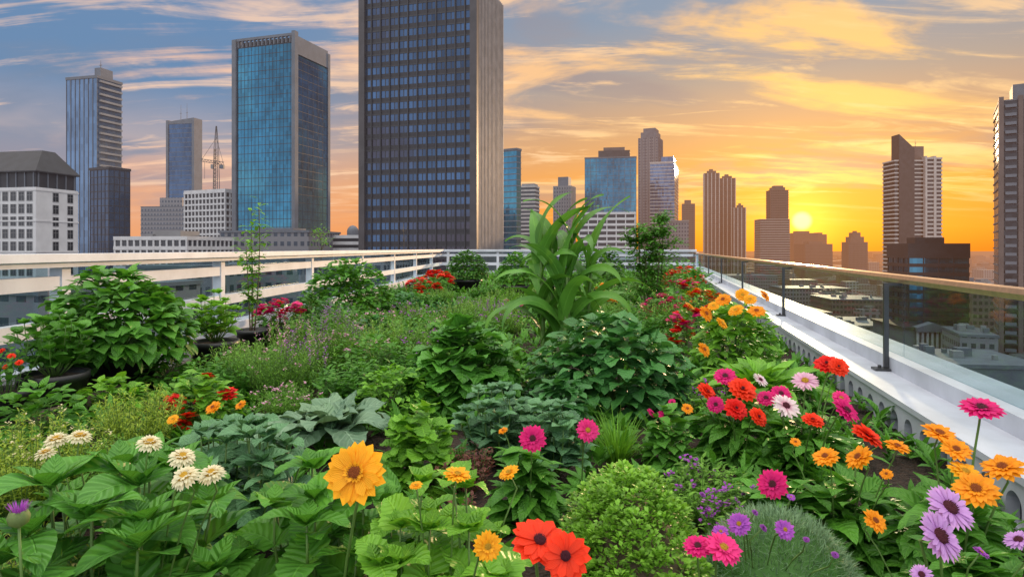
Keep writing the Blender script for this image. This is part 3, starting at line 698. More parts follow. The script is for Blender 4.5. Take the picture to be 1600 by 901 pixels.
# ---------------------------------------------------------------- roof, railings
WHITE = plain('white painted metal', (.68, .70, .75), .5, 0, 3, .14, .03, spec=.3)
LEDGE = plain('white coated parapet', (.52, .55, .63), .45, 0, 2.5, .18, .08)
m, g = newmat('deck pavers')
co_ = g.n('ShaderNodeTexCoord').outputs['Object']
br = g.n('ShaderNodeTexBrick', {'Vector': co_, 'Scale': 1.6, 'Mortar Size': .012, 'Color1': (.10, .10, .10), 'Color2': (.14, .135, .13), 'Mortar': (.04, .04, .04)}, offset=0.0)
g.out(g.n('ShaderNodeBsdfPrincipled', {'Base Color': g.mix(g.mr(g.noise(co_, 8, 6), .3, .7, 0, .5), br.outputs[0], (.06, .06, .055)), 'Roughness': .85}).outputs[0]); DECK = m
def rr_edge(Y): return 1.72+.225*Y
M = MB(); M.quad((-4.15, -3, -.11), (rr_edge(-3), -3, -.11), (rr_edge(27.4), 27.4, -.11), (-4.15, 27.4, -.11)); tag(M.build('roof_deck', DECK, None, False), None, None, None, 'structure')
M = MB(); q = [(-4.2, -3), (rr_edge(-3)+.2, -3), (rr_edge(27.4)+.2, 27.4), (-4.2, 27.4)]
for i in range(4):
    a, b = q[i], q[(i+1) % 4]; M.quad((a[0], a[1], -60), (b[0], b[1], -60), (b[0], b[1], -.13), (a[0], a[1], -.13))
M.quad(*[(a[0], a[1], -.13) for a in q]); tag(M.build('host_building', CM['conc'], None, False), None, None, None, 'structure')
# garden soil: lumpy sheet
m, g = newmat('garden soil')
co_ = g.n('ShaderNodeTexCoord').outputs['Object']
nz = g.noise(co_, 22, 8, .7); vo = g.n('ShaderNodeTexVoronoi', {'Vector': co_, 'Scale': 55})
col = g.mix(g.mr(nz, .3, .7), (.018, .011, .008), (.07, .04, .027)); col = g.mix(g.mr(vo.outputs[0], .0, .5, .5, 0), col, (.085, .05, .035))
g.out(g.n('ShaderNodeBsdfPrincipled', {'Base Color': col, 'Roughness': .95, 'Normal': g.bump(g.m('ADD', nz, vo.outputs[0]), 1.0, .03)}).outputs[0]); GS = m
def rx0(Y): return 1.40+.225*Y
M = MB(); nx, ny = 60, 130; ys = [-1+28.2*(j/ny)**1.6 for j in range(ny+1)]
for j in range(ny+1):
    for i in range(nx+1):
        Y = ys[j]; x = -2.72+(rx0(Y)+2.72)*i/nx; M.v.append((x, Y, SOIL+R.gauss(0, .008)+.012*sin(x*5+Y*3)+.012*sin(Y*6-x*2))); M.uv.append((0, 0))
for j in range(ny):
    for i in range(nx): b = j*(nx+1)+i; M.f.append((b, b+1, b+nx+2, b+nx+1)); M.r.append(.5); M.m.append(0)
tag(M.build('garden_soil', GS), None, None, None, 'structure')
MULCH = leafmat('bark mulch', (.085, .045, .03), 1, .9, .05, 1, .9, False)
M = MB()
for i in range(5200):
    Y = 1.2+R.random()**1.5*5; x = rr(-2.6, rx0(Y)-.02); q = rr(.006, .02)
    leaf(M, (x, Y, SOIL+rr(.005, .025)), rr(0, 6.3), R.gauss(0, .4), q*1.6, q, rr(-.3, .5), .3, 1, 'round', 0, R.gauss(0, .6), 0, 0, 1)
tag(M.build('bark_mulch', MULCH, None, False), 'dark bark mulch chips scattered over the garden soil', 'mulch', None, 'stuff')
WOOD = plain('weathered timber', (.13, .10, .075), .8, 0, 9, .4, .4)
t = thing('timber_edging', 'weathered timber board edging between the black pots and the bed', 'garden edging', (-2.75, 1.0, -.11))
for i in range(5):
    M = MB(); M.box(-.03, .03, i*2.6, i*2.6+2.585, 0, .15+.004*(i % 2)); M.build('board', WOOD, t, False)

# left railing
m, g = newmat('smoked teal glass panel')
fr = g.n('ShaderNodeFresnel', {'IOR': 1.45}); tp = g.n('ShaderNodeBsdfTransparent', {'Color': (.69, .79, .82)}); gl = g.n('ShaderNodeBsdfGlossy', {'Color': (.9, .95, .95), 'Roughness': .03})
g.out(g.n('ShaderNodeMixShader', {0: g.m('MINIMUM', g.m('MULTIPLY', fr.outputs[0], .4), .06), 1: tp.outputs[0], 2: gl.outputs[0]}).outputs[0]); GLASS = m
def run(name, label, p0, p1, posts):
    dv = Vector(p1)-Vector(p0); L = dv.length
    r = thing(name, label, 'railing', (p0[0], p0[1], -.11), atan2(dv.y, dv.x))
    M = MB(); M.box(0, L, -.15, .15, 1.0, 1.065); M.box(0, L, -.11, .11, .955, .9995); M.build('top_rail', WHITE, r, False)
    for (z0, z1, t) in ((.77, .88, .045), (.40, .52, .045)):
        M = MB(); M.box(0, L, -t-.002, t-.002, z0, z1); M.build('rail', WHITE, r, False)
    for x in posts:
        M = MB(); M.box(x-.05, x+.05, -.054, .054, 0, .955); M.box(x-.08, x+.08, -.08, .08, .0, .02)
        M.build('post', WHITE, r, False)
    for a, b in zip(posts[:-1], posts[1:]):
        M = MB(); M.box(a+.06, b-.06, .06, .07, .165, .95); M.build('glass_panel', GLASS, r, False)
    M = MB(); M.box(0, L, -.12, .12, -.02, .16); M.build('kerb', LEDGE, r, False)
    return r, L
ry = [.6, 2.5, 5.36, 8.05, 11.3, 14.6, 17.9, 21.2, 24.5]
run('white_railing', 'white metal railing with broad top rail running along the left side', (-4.05, -2), (-3.0, 27), [(y+2)*1.0006 for y in ry])
run('white_railing', 'white metal railing crossing the far end of the rooftop garden', (-3.0, 27), (7.75, 27), [.3+i*2.1 for i in range(6)])
STEEL = plain('brushed steel', (.80, .53, .32), .3, .85, 20, .15); DSTEEL = plain('dark steel post', (.08, .08, .085), .35, .6, 10, .2)
ang = atan2(1, .225); LK = sqrt(1+.225**2)
par = thing('parapet', 'white stepped parapet with arched vents below the glass balustrade', 'parapet', (1.72-.225, -1, -.11), ang)
L = 28*LK
M = MB(); M.box(0, L, -.22, .10, -.02, .36); M.build('raised_kerb', LEDGE, par, False)
M = MB(); M.box(0, L, .101, .36, .235, .265); M.build('ledge', LEDGE, par, False)
ZT = .236
M = MB(); cw, ow, oz, ob = .21, .115, .125, .05; yf = .34; n0, n1 = 5, 76
for i in range(n0, n1):
    x0 = i*cw; cxm = x0+cw/2; a = [(cxm-ow/2, ob)]+[(cxm-ow/2*cos(pi*k/10), oz+.055*sin(pi*k/10)) for k in range(11)]+[(cxm+ow/2, ob)]
    M.quad((x0, yf, .0), (cxm-ow/2, yf, .0), (cxm-ow/2, yf, ZT), (x0, yf, ZT)); M.quad((cxm+ow/2, yf, 0), (x0+cw, yf, 0), (x0+cw, yf, ZT), (cxm+ow/2, yf, ZT))
    M.quad((cxm-ow/2, yf, 0), (cxm+ow/2, yf, 0), (cxm+ow/2, yf, ob), (cxm-ow/2, yf, ob)); M.quad((cxm-ow/2, yf, ob), (cxm+ow/2, yf, ob), (cxm+ow/2, yf-.05, ob), (cxm-ow/2, yf-.05, ob))
    for k in range(12):
        p, q = a[k], a[k+1]
        if q[0]-p[0] > 1e-6: M.quad((p[0], yf, p[1]), (q[0], yf, q[1]), (q[0], yf, ZT), (p[0], yf, ZT))
        M.quad((p[0], yf, p[1]), (q[0], yf, q[1]), (q[0], yf-.05, q[1]), (p[0], yf-.05, p[1]))
M.quad((n1*cw, yf, 0), (L, yf, 0), (L, yf, ZT), (n1*cw, yf, ZT))
M.build('arched_vent_face', LEDGE, par, False)
M = MB(); M.quad((0, yf-.05, 0), (L, yf-.05, 0), (L, yf-.05, ZT), (0, yf-.05, ZT)); M.build('vent_backing', plain('vent shadow grey', (.02, .022, .03), .8), par, False)  # dark sheet whose colour stands in for shade inside the arched openings
bal = thing('glass_balustrade', 'smoked glass balustrade with a steel handrail along the right parapet', 'railing', (1.72-.225, -1, -.11), ang)
M = MB()
pts = [(-.04, .872), (.05, .872), (.06, .90), (.05, .924), (-.04, .924), (-.05, .90)]
for k in range(6): a, b = pts[k], pts[(k+1) % 6]; M.quad((0, a[0], a[1]), (L, a[0], a[1]), (L, b[0], b[1]), (0, b[0], b[1]))
M.build('handrail', STEEL, bal, False)
px_ = [(y+1)*LK for y in (.9, 4.42, 8.0, 11.8, 15.6, 19.4, 23.2, 26.9)]
for i, x in enumerate(px_):
    M = MB(); M.box(x-.012, x+.012, .104, .135, .27, .852); M.box(x-.012, x+.012, .02, .135, .852, .871); M.build('post', DSTEEL, bal, False)
    M = MB(); M.box(x-.05, x+.05, .104, .2, .266, .28); M.tube([(x, .16, .28), (x, .16, .30)], .012, .012, 8); M.build('post_foot', DSTEEL, bal, False)
xs = [0]+px_
for a, b in zip(xs[:-1], xs[1:]):
    M = MB(); M.box(a+.012, b-.012, .0, .012, .361, .871); M.build('glass_panel', GLASS, bal, False)

# ---------------------------------------------------------------- plants
def bush(name, label, cat, px, Y, w, h, n, L, W, mat, shape='ovate', z0=.0, potr=None, d=None, group=None, stemn=10, **kw):
    r = plant(name, label, cat, px, Y, group, -.105 if potr else SOIL)
    if potr: pot(r, *potr)
    zb = potr[1] if potr else 0
    M = MB(); dome(M, w, d or w*.85, h, n, L, W, shape, z0=zb+z0, **kw)
    S = MB()
    for k in range(stemn):
        a = rr(0, 6.3); q = rr(.1, .75); S.tube(curve((0, 0, zb*.9), (cos(a)*w*.45*q, sin(a)*w*.4*q, zb+z0+h*.8*sqrt(1-q*q)), (0, 0, .03)), .006, .003, 5)
    fin(r, M, mat, S); return r
# potted row on the left
r = plant('potted_flower', 'black pot of small orange red flowers cut by the left edge', 'potted plant', 8, 3.75, None, -.105); pot(r, .15, .28)
M = MB(); S = MB(); herb(M, S, .42, .36, 26, 12, .06, .035, 'ovate', .2, .3, 3, 1, z0=.27); fin(r, M, 'mid', S)
for x, y in ((2, 548), (18, 556), (10, 572), (30, 566), (-8, 560)): flower(r, x, y, 3.68, 13, 'redorange', .6)
r = plant('potted_leafy_plant', 'bushy bright green leafy plant in a black pot, second from the left edge', 'potted plant', 84, 4.0, None, -.105); pot(r, .19, .33)
M = MB(); S = MB(); stems(M, S, .58, .40, 15, 4, .14, .09, 'ovate', 0, 6, 1, .005, .8, .3); fin(r, M, 'mid', S)
bush('potted_bush', 'large rounded dark green bush in a black pot by the left railing', 'potted plant', 190, 4.7, 1.02, .52, 1100, .115, .09, 'mid', 'heart', .0, (.24, .36), .95, seg=5, lump=.12, droop=.9, serr=.06)
bush('potted_bush', 'small dark low bush in a pot tucked left of the large rounded bush', 'potted plant', 118, 4.45, .5, .36, 200, .10, .07, 'dark', 'ovate', 0., (.2, .30), seg=5)
r = plant('potted_leafy_plant', 'pale green basil like plant in a black pot right of the large bush', 'potted plant', 336, 5.4, None, -.105); pot(r, .19, .33)
M = MB(); S = MB(); stems(M, S, .60, .38, 18, 4, .14, .09, 'ovate', 0, 5, 1, .005, .8, .32); fin(r, M, 'bright', S)
r = plant('potted_sapling', 'thin tall sapling with sparse leaves in a black pot against the railing', 'potted plant', 394, 6.4, None, -.105); pot(r, .15, .3)
M = MB(); S = MB()
for k in range(3):
    a = k*2.1; top = (cos(a)*.07, sin(a)*.07, 1.52-.2*k); pts = curve((cos(a)*.02, sin(a)*.02, .25), top, (rr(-.03, .03), 0, 0), 8); S.tube(pts, .008, .003, 5)
    for i in range(100):
        t = .25+.75*R.random(); b = 1.3 if t > .6 else .6
        p = [pts[0][j]+(top[j]-pts[0][j])*t+R.gauss(0, .035*b) for j in range(3)]; leaf(M, p, rr(0, 6.3), rr(-.3, .7), rr(.06, .12), .04, .7, .2, 3, 'lance')
fin(r, M, 'bright', S, 'foliage', BARK)
for lb, px, Y, w, h, mt in (('low leafy plant at the timber edging in front of the leftmost pots', 60, 3.45, .5, .26, 'mid'), ('low leafy plant at the timber edging in front of the large bush', 172, 3.95, .52, .24, 'bright'), ('low leafy plant at the timber edging right of the large bush', 262, 4.7, .55, .26, 'mid')):
    bush('leafy_clump', lb, 'herb', px, Y, w, h, 300, .075, .05, mt, 'ovate', seg=4)
def blossom_bush(name, label, cat, px, Y, w, h, heads, kind, hr, mat='mid', potr=None, n=200, L=.08, W=.05, group=None, fl=14, zmul=1.0):
    r = bush(name, label, cat, px, Y, w, h, n, L, W, mat, 'ovate', 0., potr, seg=3, group=group, stemn=5)
    zb = potr[1] if potr else 0
    FM = None
    for k in range(heads):
        if k % 3 == 0: Fm = MB(); ball_florets(Fm, hr, fl, hr*.75, hr*.7); FM = Fm.mesh('floret head', PMAT[kind if isinstance(kind, str) else kind[(k//3) % len(kind)]])
        a = rr(0, 6.3) if k % 3 else rr(3.6, 5.9); cz = rr(.25, 1); q = sqrt(1-cz*cz)
        put('flower_head', FM, r, (q*cos(a)*w*.5, q*sin(a)*w*.43, zb+cz*h*1.02+.01), (rr(-.3, .3), rr(-.3, .3), rr(0, 6)), rr(.8, 1.2))
    return r
blossom_bush('potted_flower', 'pot of red and magenta blossoms beside the thin sapling', 'potted plant', 438, 6.8, .62, .22, 30, ('magenta', 'pink', 'red', 'magenta'), .04, 'mid', (.2, .3))
bush('potted_leafy_plant', 'dark leafy potted plant right of the red and magenta blossoms', 'potted plant', 486, 7.4, .45, .28, 160, .09, .06, 'dark', 'ovate', 0., (.19, .3), seg=3)
bush('round_shrub', 'broad dome shaped green shrub by the middle of the left railing', 'shrub', 546, 9.4, 1.3, .90, 2000, .105, .075, 'mid', 'ovate', seg=3, lump=.12, serr=0)
blossom_bush('red_flower_shrub', 'far shrub covered in scarlet blossoms near the end of left railing', 'shrub', 683, 14, .95, .52, 36, ('red', 'redorange'), .06, 'mid', None, 320, .1, .07)
bush('potted_bush', 'round clipped dark bush in a dark pot near the far railing', 'potted plant', 729, 15, .98, .60, 1000, .10, .075, 'dark', 'ovate', .05, (.36, .38), seg=3, lump=.1)
bush('potted_bush', 'round dark bush half hidden behind the corn on its left', 'potted plant', 805, 13, .82, .58, 760, .10, .075, 'mid', 'ovate', .05, (.32, .36), seg=3, lump=.1)
bush('round_shrub', 'compact round blue green shrub left of the corn', 'shrub', 700, 8.6, .5, .36, 420, .07, .05, 'deep', 'ovate', seg=3)
bush('round_shrub', 'dark upright shrub behind the corn on its right', 'shrub', 952, 13.5, .75, 1.0, 900, .10, .075, 'dark', 'ovate', seg=3)
bush('round_shrub', 'small far shrub at the far railing between corn and tree', 'shrub', 912, 19, 1.0, .75, 420, .13, .09, 'mid', 'ovate', seg=3)
for lb, px, Y, w, h, mt in (('low dark leafy clump among the herbs left of centre', 585, 6.6, .5, .34, 'deep'), ('low dark leafy clump among the herbs just behind the squash plant', 690, 6.1, .5, .34, 'mid'), ('low dark leafy clump among the herbs in front of the dome shrub', 520, 7.9, .55, .36, 'deep'), ('low leafy clump among the herbs midway to the far railing', 640, 9.2, .6, .36, 'deep'), ('low leafy clump among the herbs right behind the bean bush', 985, 5.6, .5, .36, 'mid')):
    bush('leafy_clump', lb, 'herb', px, Y, w, h, 330, .085, .06, mt, 'ovate', seg=4)
# corn
r = plant('corn_plant', 'tall corn plant with long arching leaves in the centre of the bed', 'corn', 872, 6.0)
for q, (ox, oy, hh) in enumerate(((-.14, 0, 1.10), (.09, -.05, 1.20), (-.03, .12, 1.05), (.22, .05, .92), (.02, -.14, .80))):
    S = MB(); pts = curve((ox, oy, 0), (ox*1.3+rr(-.04, .04), oy, hh), (rr(-.02, .02), 0, 0), 8); S.tube(pts, .026, .012, 8); S.build('stalk', STEM, r)
    M = MB(); ph = rr(-.5, .5)
    for i in range(11):
        t = .14+.86*i/10; p = (ox*(1+.3*t), oy, hh*t); yaw = (pi if i % 2 else 0)+ph+R.gauss(0, .55)
        up_ = t**1.8; leaf(M, p, yaw, rr(.95, 1.2)+.28*up_, rr(.62, .98)*(1-.2*up_), rr(.12, .16), (3.2-2.0*up_)*rr(.65, 1.2), .2, 18, 'corn', 0, R.choice((-1, 1))*rr(.2, .8), .06, 0, 2, None, R.gauss(0, .22))
    M.build('leaves', LM['corn'], r)
# airy tree right
r = plant('small_tree', 'small airy leafy tree with thin branches right of the corn', 'tree', 1018, 9.6)
S = MB(); M = MB()
for k in range(5):
    a = k*1.3; top = (cos(a)*rr(.08, .28), sin(a)*rr(.05, .26), rr(1.2, 1.66)); pts = curve((cos(a)*.03, sin(a)*.03, 0), top, (cos(a)*.08, sin(a)*.06, .03), 8); S.tube(pts, .014, .004, 5)
    for i in range(24):
        t = rr(.2, 1.0); j = min(7, int(t*8)); b = pts[j]; an = rr(0, 6.3); ln = rr(.16, .36)*(1.25-.65*t); e_ = (b[0]+cos(an)*ln, b[1]+sin(an)*ln, b[2]+ln*.45); S.tube([b, e_], .004, .002, 4)
        for u in range(26):
            f = rr(.3, 1.1); p = [b[x]+(e_[x]-b[x])*f+R.gauss(0, .035) for x in range(3)]; leaf(M, p, rr(0, 6.3), rr(-.4, .5), rr(.07, .11), .045, .6, .2, 3, 'lance')
M.build('crown', LM['mid'], r); S.build('trunk', BARK, r)
for px, Y, hh, lb in ((498, 17, 1.5, 'slim young sapling beyond the shrub in front of the low banded block'), (628, 22, 1.9, 'bare thin sapling in front of the foot of the dark skyscraper')):
    r = plant('young_sapling', lb, 'sapling', px, Y); S = MB(); M = MB(); pts = curve((0, 0, 0), (.05, 0, hh), (.04, 0, 0), 6); S.tube(pts, .012, .004, 5)
    for i in range(14):
        t = rr(.45, .95); j = int(t*6); a = rr(0, 6.3); b = pts[j]; e_ = (b[0]+cos(a)*.16, b[1]+sin(a)*.16, b[2]+.22); S.tube([b, e_], .005, .002, 4)
        if Y < 20:
            for u in range(12): leaf(M, [e_[x]+R.gauss(0, .07) for x in range(3)], rr(0, 6.3), rr(-.4, .5), .1, .05, .5, .2, 2, 'lance')
    S.build('trunk', BARK, r)
    if M.f: M.build('crown', LM['bright'], r)
# middle of the bed
def bigleaf(name, label, px, Y, w, h, n, L, W, mat, shape='heart', serr=.1, seg=8, d=None, cols=2, **kw):
    return bush(name, label, 'vegetable plant', px, Y, w, h, n, L, W, mat, shape, 0, None, d, None, 14, seg=seg, cols=cols, serr=serr, wav=.05, **kw)
bigleaf('squash_plant', 'large squash plant with broad toothed leaves in front of the corn', 725, 4.1, .78, .55, 330, .16, .16, 'hero', droop=.8, lump=.08, inner=.3)
bigleaf('bean_bush', 'wide dense dark green bean bush right of the large squash plant', 955, 4.1, 1.0, .54, 800, .12, .10, 'deep', 'ovate', .08, 6, cols=1, droop=.9)
bigleaf('leafy_bush', 'small dark leafy mound at the front left of the bean bush', 868, 3.45, .36, .34, 200, .10, .075, 'deep', 'ovate', .08, 6, cols=1)
r = plant('kale_plant', 'blue green kale like plant with broad spreading ribbed leaves', 'vegetable plant', 514, 3.3); M = MB(); S = MB(); rosette(M, 34, .36, .24, 'ovate', 1.5, .6, 1.5, .06, 13, .12, 2, (0, 0, .10), .12, .07); S.tube([(0, 0, 0), (0, 0, .14)], .02, .02, 8); fin(r, M, 'kale', S)
r = plant('leafy_herb', 'blue green leafy plant in front of the squash on its right', 'vegetable plant', 775, 3.1); M = MB(); S = MB(); stems(M, S, .5, .36, 18, 4, .13, .085, 'ovate', .1, 7, 1, .004, .9); fin(r, M, 'blue', S)
r = plant('leafy_herb', 'blue green leafy plant behind the magenta gerbera', 'vegetable plant', 862, 2.95); M = MB(); S = MB(); stems(M, S, .42, .33, 15, 4, .13, .085, 'ovate', .1, 7, 1, .004, .9); fin(r, M, 'blue', S)
r = plant('lettuce_plant', 'bright green lettuce like plant with rounded lobed leaves', 'vegetable plant', 652, 2.85); M = MB(); S = MB()
dome(M, .32, .28, .29, 220, .085, .075, 'round', 0, .6, .14, 6, .25, 2, .5, .3, .08); fin(r, M, 'bright')
r = plant('maroon_herb', 'low maroon leaved herb beside the lettuce like plant', 'herb', 728, 2.75); M = MB(); S = MB(); herb(M, S, .32, .2, 40, 14, .04, .02, 'ovate', .2, .4, 3, 1); fin(r, M, 'maroon', S)
r = plant('maroon_herb', 'small maroon herb clump at the soil gap left of the clipped mound', 'herb', 705, 2.3); M = MB(); S = MB(); herb(M, S, .25, .16, 30, 12, .04, .02, 'ovate', .2, .4, 3, 1); fin(r, M, 'maroon', S)
def tuft(name, label, px, Y, n, L, W, mat, w=.05, cat='grass', p0=.9):
    r = plant(name, label, cat, px, Y); M = MB()
    for k in range(n): a = rr(0, 6.3); leaf(M, (cos(a)*w*R.random(), sin(a)*w*R.random(), 0), a, rr(p0, 1.5), L*rr(.6, 1.1), W, rr(.3, 1.2), .2, 5, 'blade', 0, 0, 0, 0, 1)
    fin(r, M, mat); return r
tuft('grass_tuft', 'spiky bright green grass tuft in front of the bean bush', 965, 3.1, 150, .28, .009, 'bright', .06)
r = plant('aster_plant', 'small plant with magenta and orange flower heads right of grass tuft', 'flower', 1048, 3.0); M = MB(); S = MB(); dome(M, .24, .22, .27, 170, .085, .06, 'ovate', 0, .7, .1, 5); fin(r, M, 'mid')
for a in ((1038, 650, 3.0, 24, 'magenta'), (1018, 645, 3.05, 18, 'magenta'), (1074, 638, 3.0, 20, 'orange'), (1050, 628, 3.1, 13, 'magenta')): flower(r, *a, .8)
bush('green_shrub', 'light green fine leaved shrub left of the large squash plant', 'shrub', 605, 3.9, .46, .32, 620, .05, .035, 'bright', 'ovate', seg=3)
bush('green_shrub', 'light green fine leaved shrub behind the kale like plant', 'shrub', 590, 4.9, .6, .38, 620, .06, .03, 'mid', 'lance', seg=3)
# herbs
def herbplant(name, label, px, Y, w, h, ns, nl, L, W, mat, heads=None, cat='herb', group=None, hn=6, hs=.006, hp=.7, **kw):
    r = plant(name, label, cat, px, Y, group); M = MB(); S = MB(); tips = herb(M, S, w, h, ns, nl, L, W, **kw); fin(r, M, mat, S)
    if heads:
        Fm = MB()
        for t in tips:
            if R.random() < hp:
                for k in range(hn): leaf(Fm, (t[0]+R.gauss(0, hs), t[1]+R.gauss(0, hs), t[2]+R.gauss(0, hs)), rr(0, 6.3), rr(0, 1), hs*2.2, hs*2, .4, .2, 2, 'round', 0, 0, 0, 0, 1)
        o = Fm.build('flower_clusters', PMAT[heads], r); o['kind'] = 'stuff'
    return r
def spires(name, label, px, Y, w, h, ns, kind, nsp, group=None, mat='fine'):
    r = plant(name, label, 'flower', px, Y, group); M = MB(); S = MB(); tips = herb(M, S, w, h, ns, 20, .06, .011, 'lance', .1, .7); fin(r, M, mat, S); Fm = MB()
    for k in range(20):
        leaf(Fm, (R.gauss(0, .006), R.gauss(0, .006), -.15*k/20+.06), rr(0, 6.3), rr(-.2, .8), .018, .014, .4, .2, 2, 'round', 0, 0, 0, 0, 1)
    me = Fm.mesh('flower spire', PMAT[kind])
    for t in tips[:nsp]: put('flower_spire', me, r, t, (0, 0, rr(0, 6)), rr(.8, 1.2))
    return r
herbplant('feathery_herb', 'feathery pale green herb with tiny pink flowers behind the red geranium', 420, 4.4, .62, .46, 150, 26, .045, .009, 'fine', 'palepink', hp=.25)
herbplant('feathery_herb', 'feathery yellow green herb by the timber edging near the pots', 215, 3.2, .46, .36, 130, 26, .045, .009, 'finelime')
herbplant('thyme_clump', 'yellow green thyme like clump at the left edge with tiny white flowers', 40, 2.5, .6, .40, 200, 26, .034, .012, 'finelime', 'cream', hs=.004, hp=.3)
herbplant('thyme_clump', 'yellow green fine leaved clump right of the clump at the left edge', 165, 2.55, .44, .29, 140, 24, .034, .012, 'fine')
herbplant('fine_herb', 'wispy tall fine green herb in the bottom left corner', 40, 1.45, .36, .42, 120, 24, .045, .005, 'finelime', cat='herb')
r = plant('thistle_plant', 'purple thistle bud on a tall stem in the lower left corner', 'flower', 25, 1.2)
S = MB(); lz = gz(815, 1.2)-SOIL; S.tube(curve((0, 0, 0), (.005, 0, lz), (.01, 0, 0)), .003, .0025, 6); S.build('stem', STEM, r)
M = MB(); M.lathe([(.004, 0), (.016, .008), (.019, .02), (.015, .03), (.012, .032)], 14, c=(.005, 0, lz-.01)); M.build('bud', LM['sage'], r)
M = MB()
for k in range(50): a = rr(0, 6.3); leaf(M, (.005+cos(a)*.008, sin(a)*.008, lz+.015), a, rr(.7, 1.4), .025, .003, .1, 0, 2, 'blade', 0, 0, 0, 0, 0)
M.build('florets', PMAT['purple'], r)
M = MB(); S = MB(); herb(M, S, .2, .3, 6, 8, .09, .02, 'lance', .1, .5, 4, 1); M.build('foliage', LM['mid'], r)
spires('lavender_plant', 'tall violet lavender spires left of the middle of the bed', 520, 5.3, .5, .58, 80, 'purple', 26)
spires('lavender_plant', 'mauve spired flowers behind the feathery pink flowered herb', 455, 5.6, .5, .44, 70, 'palepink', 14)
spires('lavender_plant', 'short mauve flower spikes left of the squash plant', 470, 4.6, .45, .42, 65, 'purple', 16)
spires('lavender_plant', 'violet flower spikes farther back left of the corn', 770, 8.0, .5, .42, 60, 'purple', 20)
KINDS = [('fine', 'palepink', 'low feathery herb dotted with pale pink flowers in the middle herb patch'), ('fine', None, 'low plain green feathery herb in the middle herb patch'), ('mid', None, 'low broad leaved green herb in the middle herb patch'), ('fine', 'purple', 'low feathery herb dotted with purple flowers in the middle herb patch')]
SPOTS = [(560, 6.2), (610, 5.8), (655, 6.6), (590, 7.3), (540, 7.4), (640, 8.0), (500, 6.6), (680, 7.2), (740, 6.9), (785, 7.6), (770, 8.6), (620, 9.6), (660, 10.6), (730, 10.2), (790, 10.5), (850, 9.5), (930, 8.2), (900, 10.5), (960, 9.4), (985, 7.4), (690, 12.2), (760, 12.6), (850, 13.5), (960, 11.5), (1040, 8.0), (620, 12.4), (570, 11.5), (1000, 12.5), (890, 15), (1005, 6.2), (550, 5.3), (640, 5.0), (680, 5.6), (750, 5.4), (1010, 5.3), (480, 7.6), (1040, 10), (720, 8.0), (430, 5.0), (380, 4.9), (350, 4.4), (450, 3.9), (560, 4.3)]
MESHES = {}
for i, (px, Y) in enumerate(SPOTS):
    k = (2, 0, 1, 2, 3, 1, 2)[(i*5+i//6) % 7]; mt, hd, lb = KINDS[k]
    r = plant('feathery_herb' if k != 2 else 'leafy_herb', lb, 'herb', px, Y, ['pink dotted herbs', 'plain green herbs', 'broad leaved herbs', 'purple dotted herbs'][k]+' in the middle patch'); r.rotation_euler[2] = rr(0, 6.3); sc = rr(.75, 1.2)*(1 if Y > 5 else .8); r.scale = (sc*1.1, sc*1.1, sc)
    if k not in MESHES:
        M = MB(); S = MB(); Fm = MB()
        if k == 2: tips = herb(M, S, .62, .34, 70, 16, .075, .04, 'ovate', .1, .4, 4, 1)
        else: tips = herb(M, S, .62, .36, 130, 24, .055, .014, 'lance', .1, .5)
        if hd:
            for t in tips:
                if R.random() < .26:
                    for q in range(6): leaf(Fm, [t[x]+R.gauss(0, .01) for x in range(3)], rr(0, 6.3), rr(0, 1), .022, .02, .4, .2, 2, 'round', 0, 0, 0, 0, 1)
        MESHES[k] = (M.mesh('herb foliage', LM[mt]), S.mesh('herb stem', STEM), Fm.mesh('herb flowers', PMAT[hd]) if hd else None)
    a, b, c = MESHES[k]; put('foliage', a, r); put('stem', b, r)
    if c: put('flower_clusters', c, r)['kind'] = 'stuff'
# red geranium
blossom_bush('red_geranium', 'low geranium with scarlet flower heads in front of the pots', 'flower', 320, 3.65, .48, .30, 10, ('red', 'redorange'), .036, 'bright', None, 340, .08, .065, None, 18)
r = plant('marigold_plant', 'small yellow marigolds behind the dark pointed leaf plant', 'flower', 355, 2.75); M = MB(); dome(M, .34, .2, .26, 170, .08, .05, 'ovate', seg=5); fin(r, M, 'mid')
for a in ((333, 636, 2.6, 27, 'orange'), (376, 632, 2.6, 20, 'orange'), (270, 655, 2.6, 20, 'yellow')): flower(r, *a, .7)
# foreground
r = plant('dark_leaf_plant', 'dark green plant with pointed glossy leaves behind the big leafed plant', 'vegetable plant', 372, 2.25); M = MB(); S = MB(); stems(M, S, .62, .44, 24, 4, .16, .09, 'ovate', .06, 9, 2, .005, 1.0); fin(r, M, 'blue', S)
r = plant('broad_leaf_plant', 'big green broad leafed plant with cream flowers at front left', 'flower', 190, 1.5); M = MB(); S = MB(); stems(M, S, .74, .55, 16, 4, .24, .135, 'ovate', .015, 14, 2, .006, 1.05); fin(r, M, 'hero', S)
for a in ((285, 712, 1.38, 46, 'cream', .45), (288, 743, 1.3, 50, 'cream', .6), (330, 738, 1.36, 46, 'cream', .4), (234, 690, 1.5, 44, 'cream', .3), (125, 680, 1.6, 40, 'cream', .2), (88, 685, 1.6, 42, 'cream', .25), (70, 706, 1.55, 36, 'cream', .25)): flower(r, *a)
r = plant('gerbera_plant', 'dark toothed leaf plant carrying the largest yellow orange gerbera', 'flower', 500, 1.62); M = MB(); S = MB(); stems(M, S, .58, .48, 16, 4, .165, .125, 'heart', .07, 12, 2, .005, 1.0); fin(r, M, 'mid', S)
flower(r, 555, 738, 1.3, 98, 'hero', 1.1, -.1)
r = plant('marigold_plant', 'light green toothed leaf plant with small yellow flowers at front centre', 'flower', 690, 1.5); M = MB(); S = MB(); stems(M, S, .52, .47, 17, 4, .135, .115, 'heart', .08, 12, 2, .004, 1.0); fin(r, M, 'bright', S)
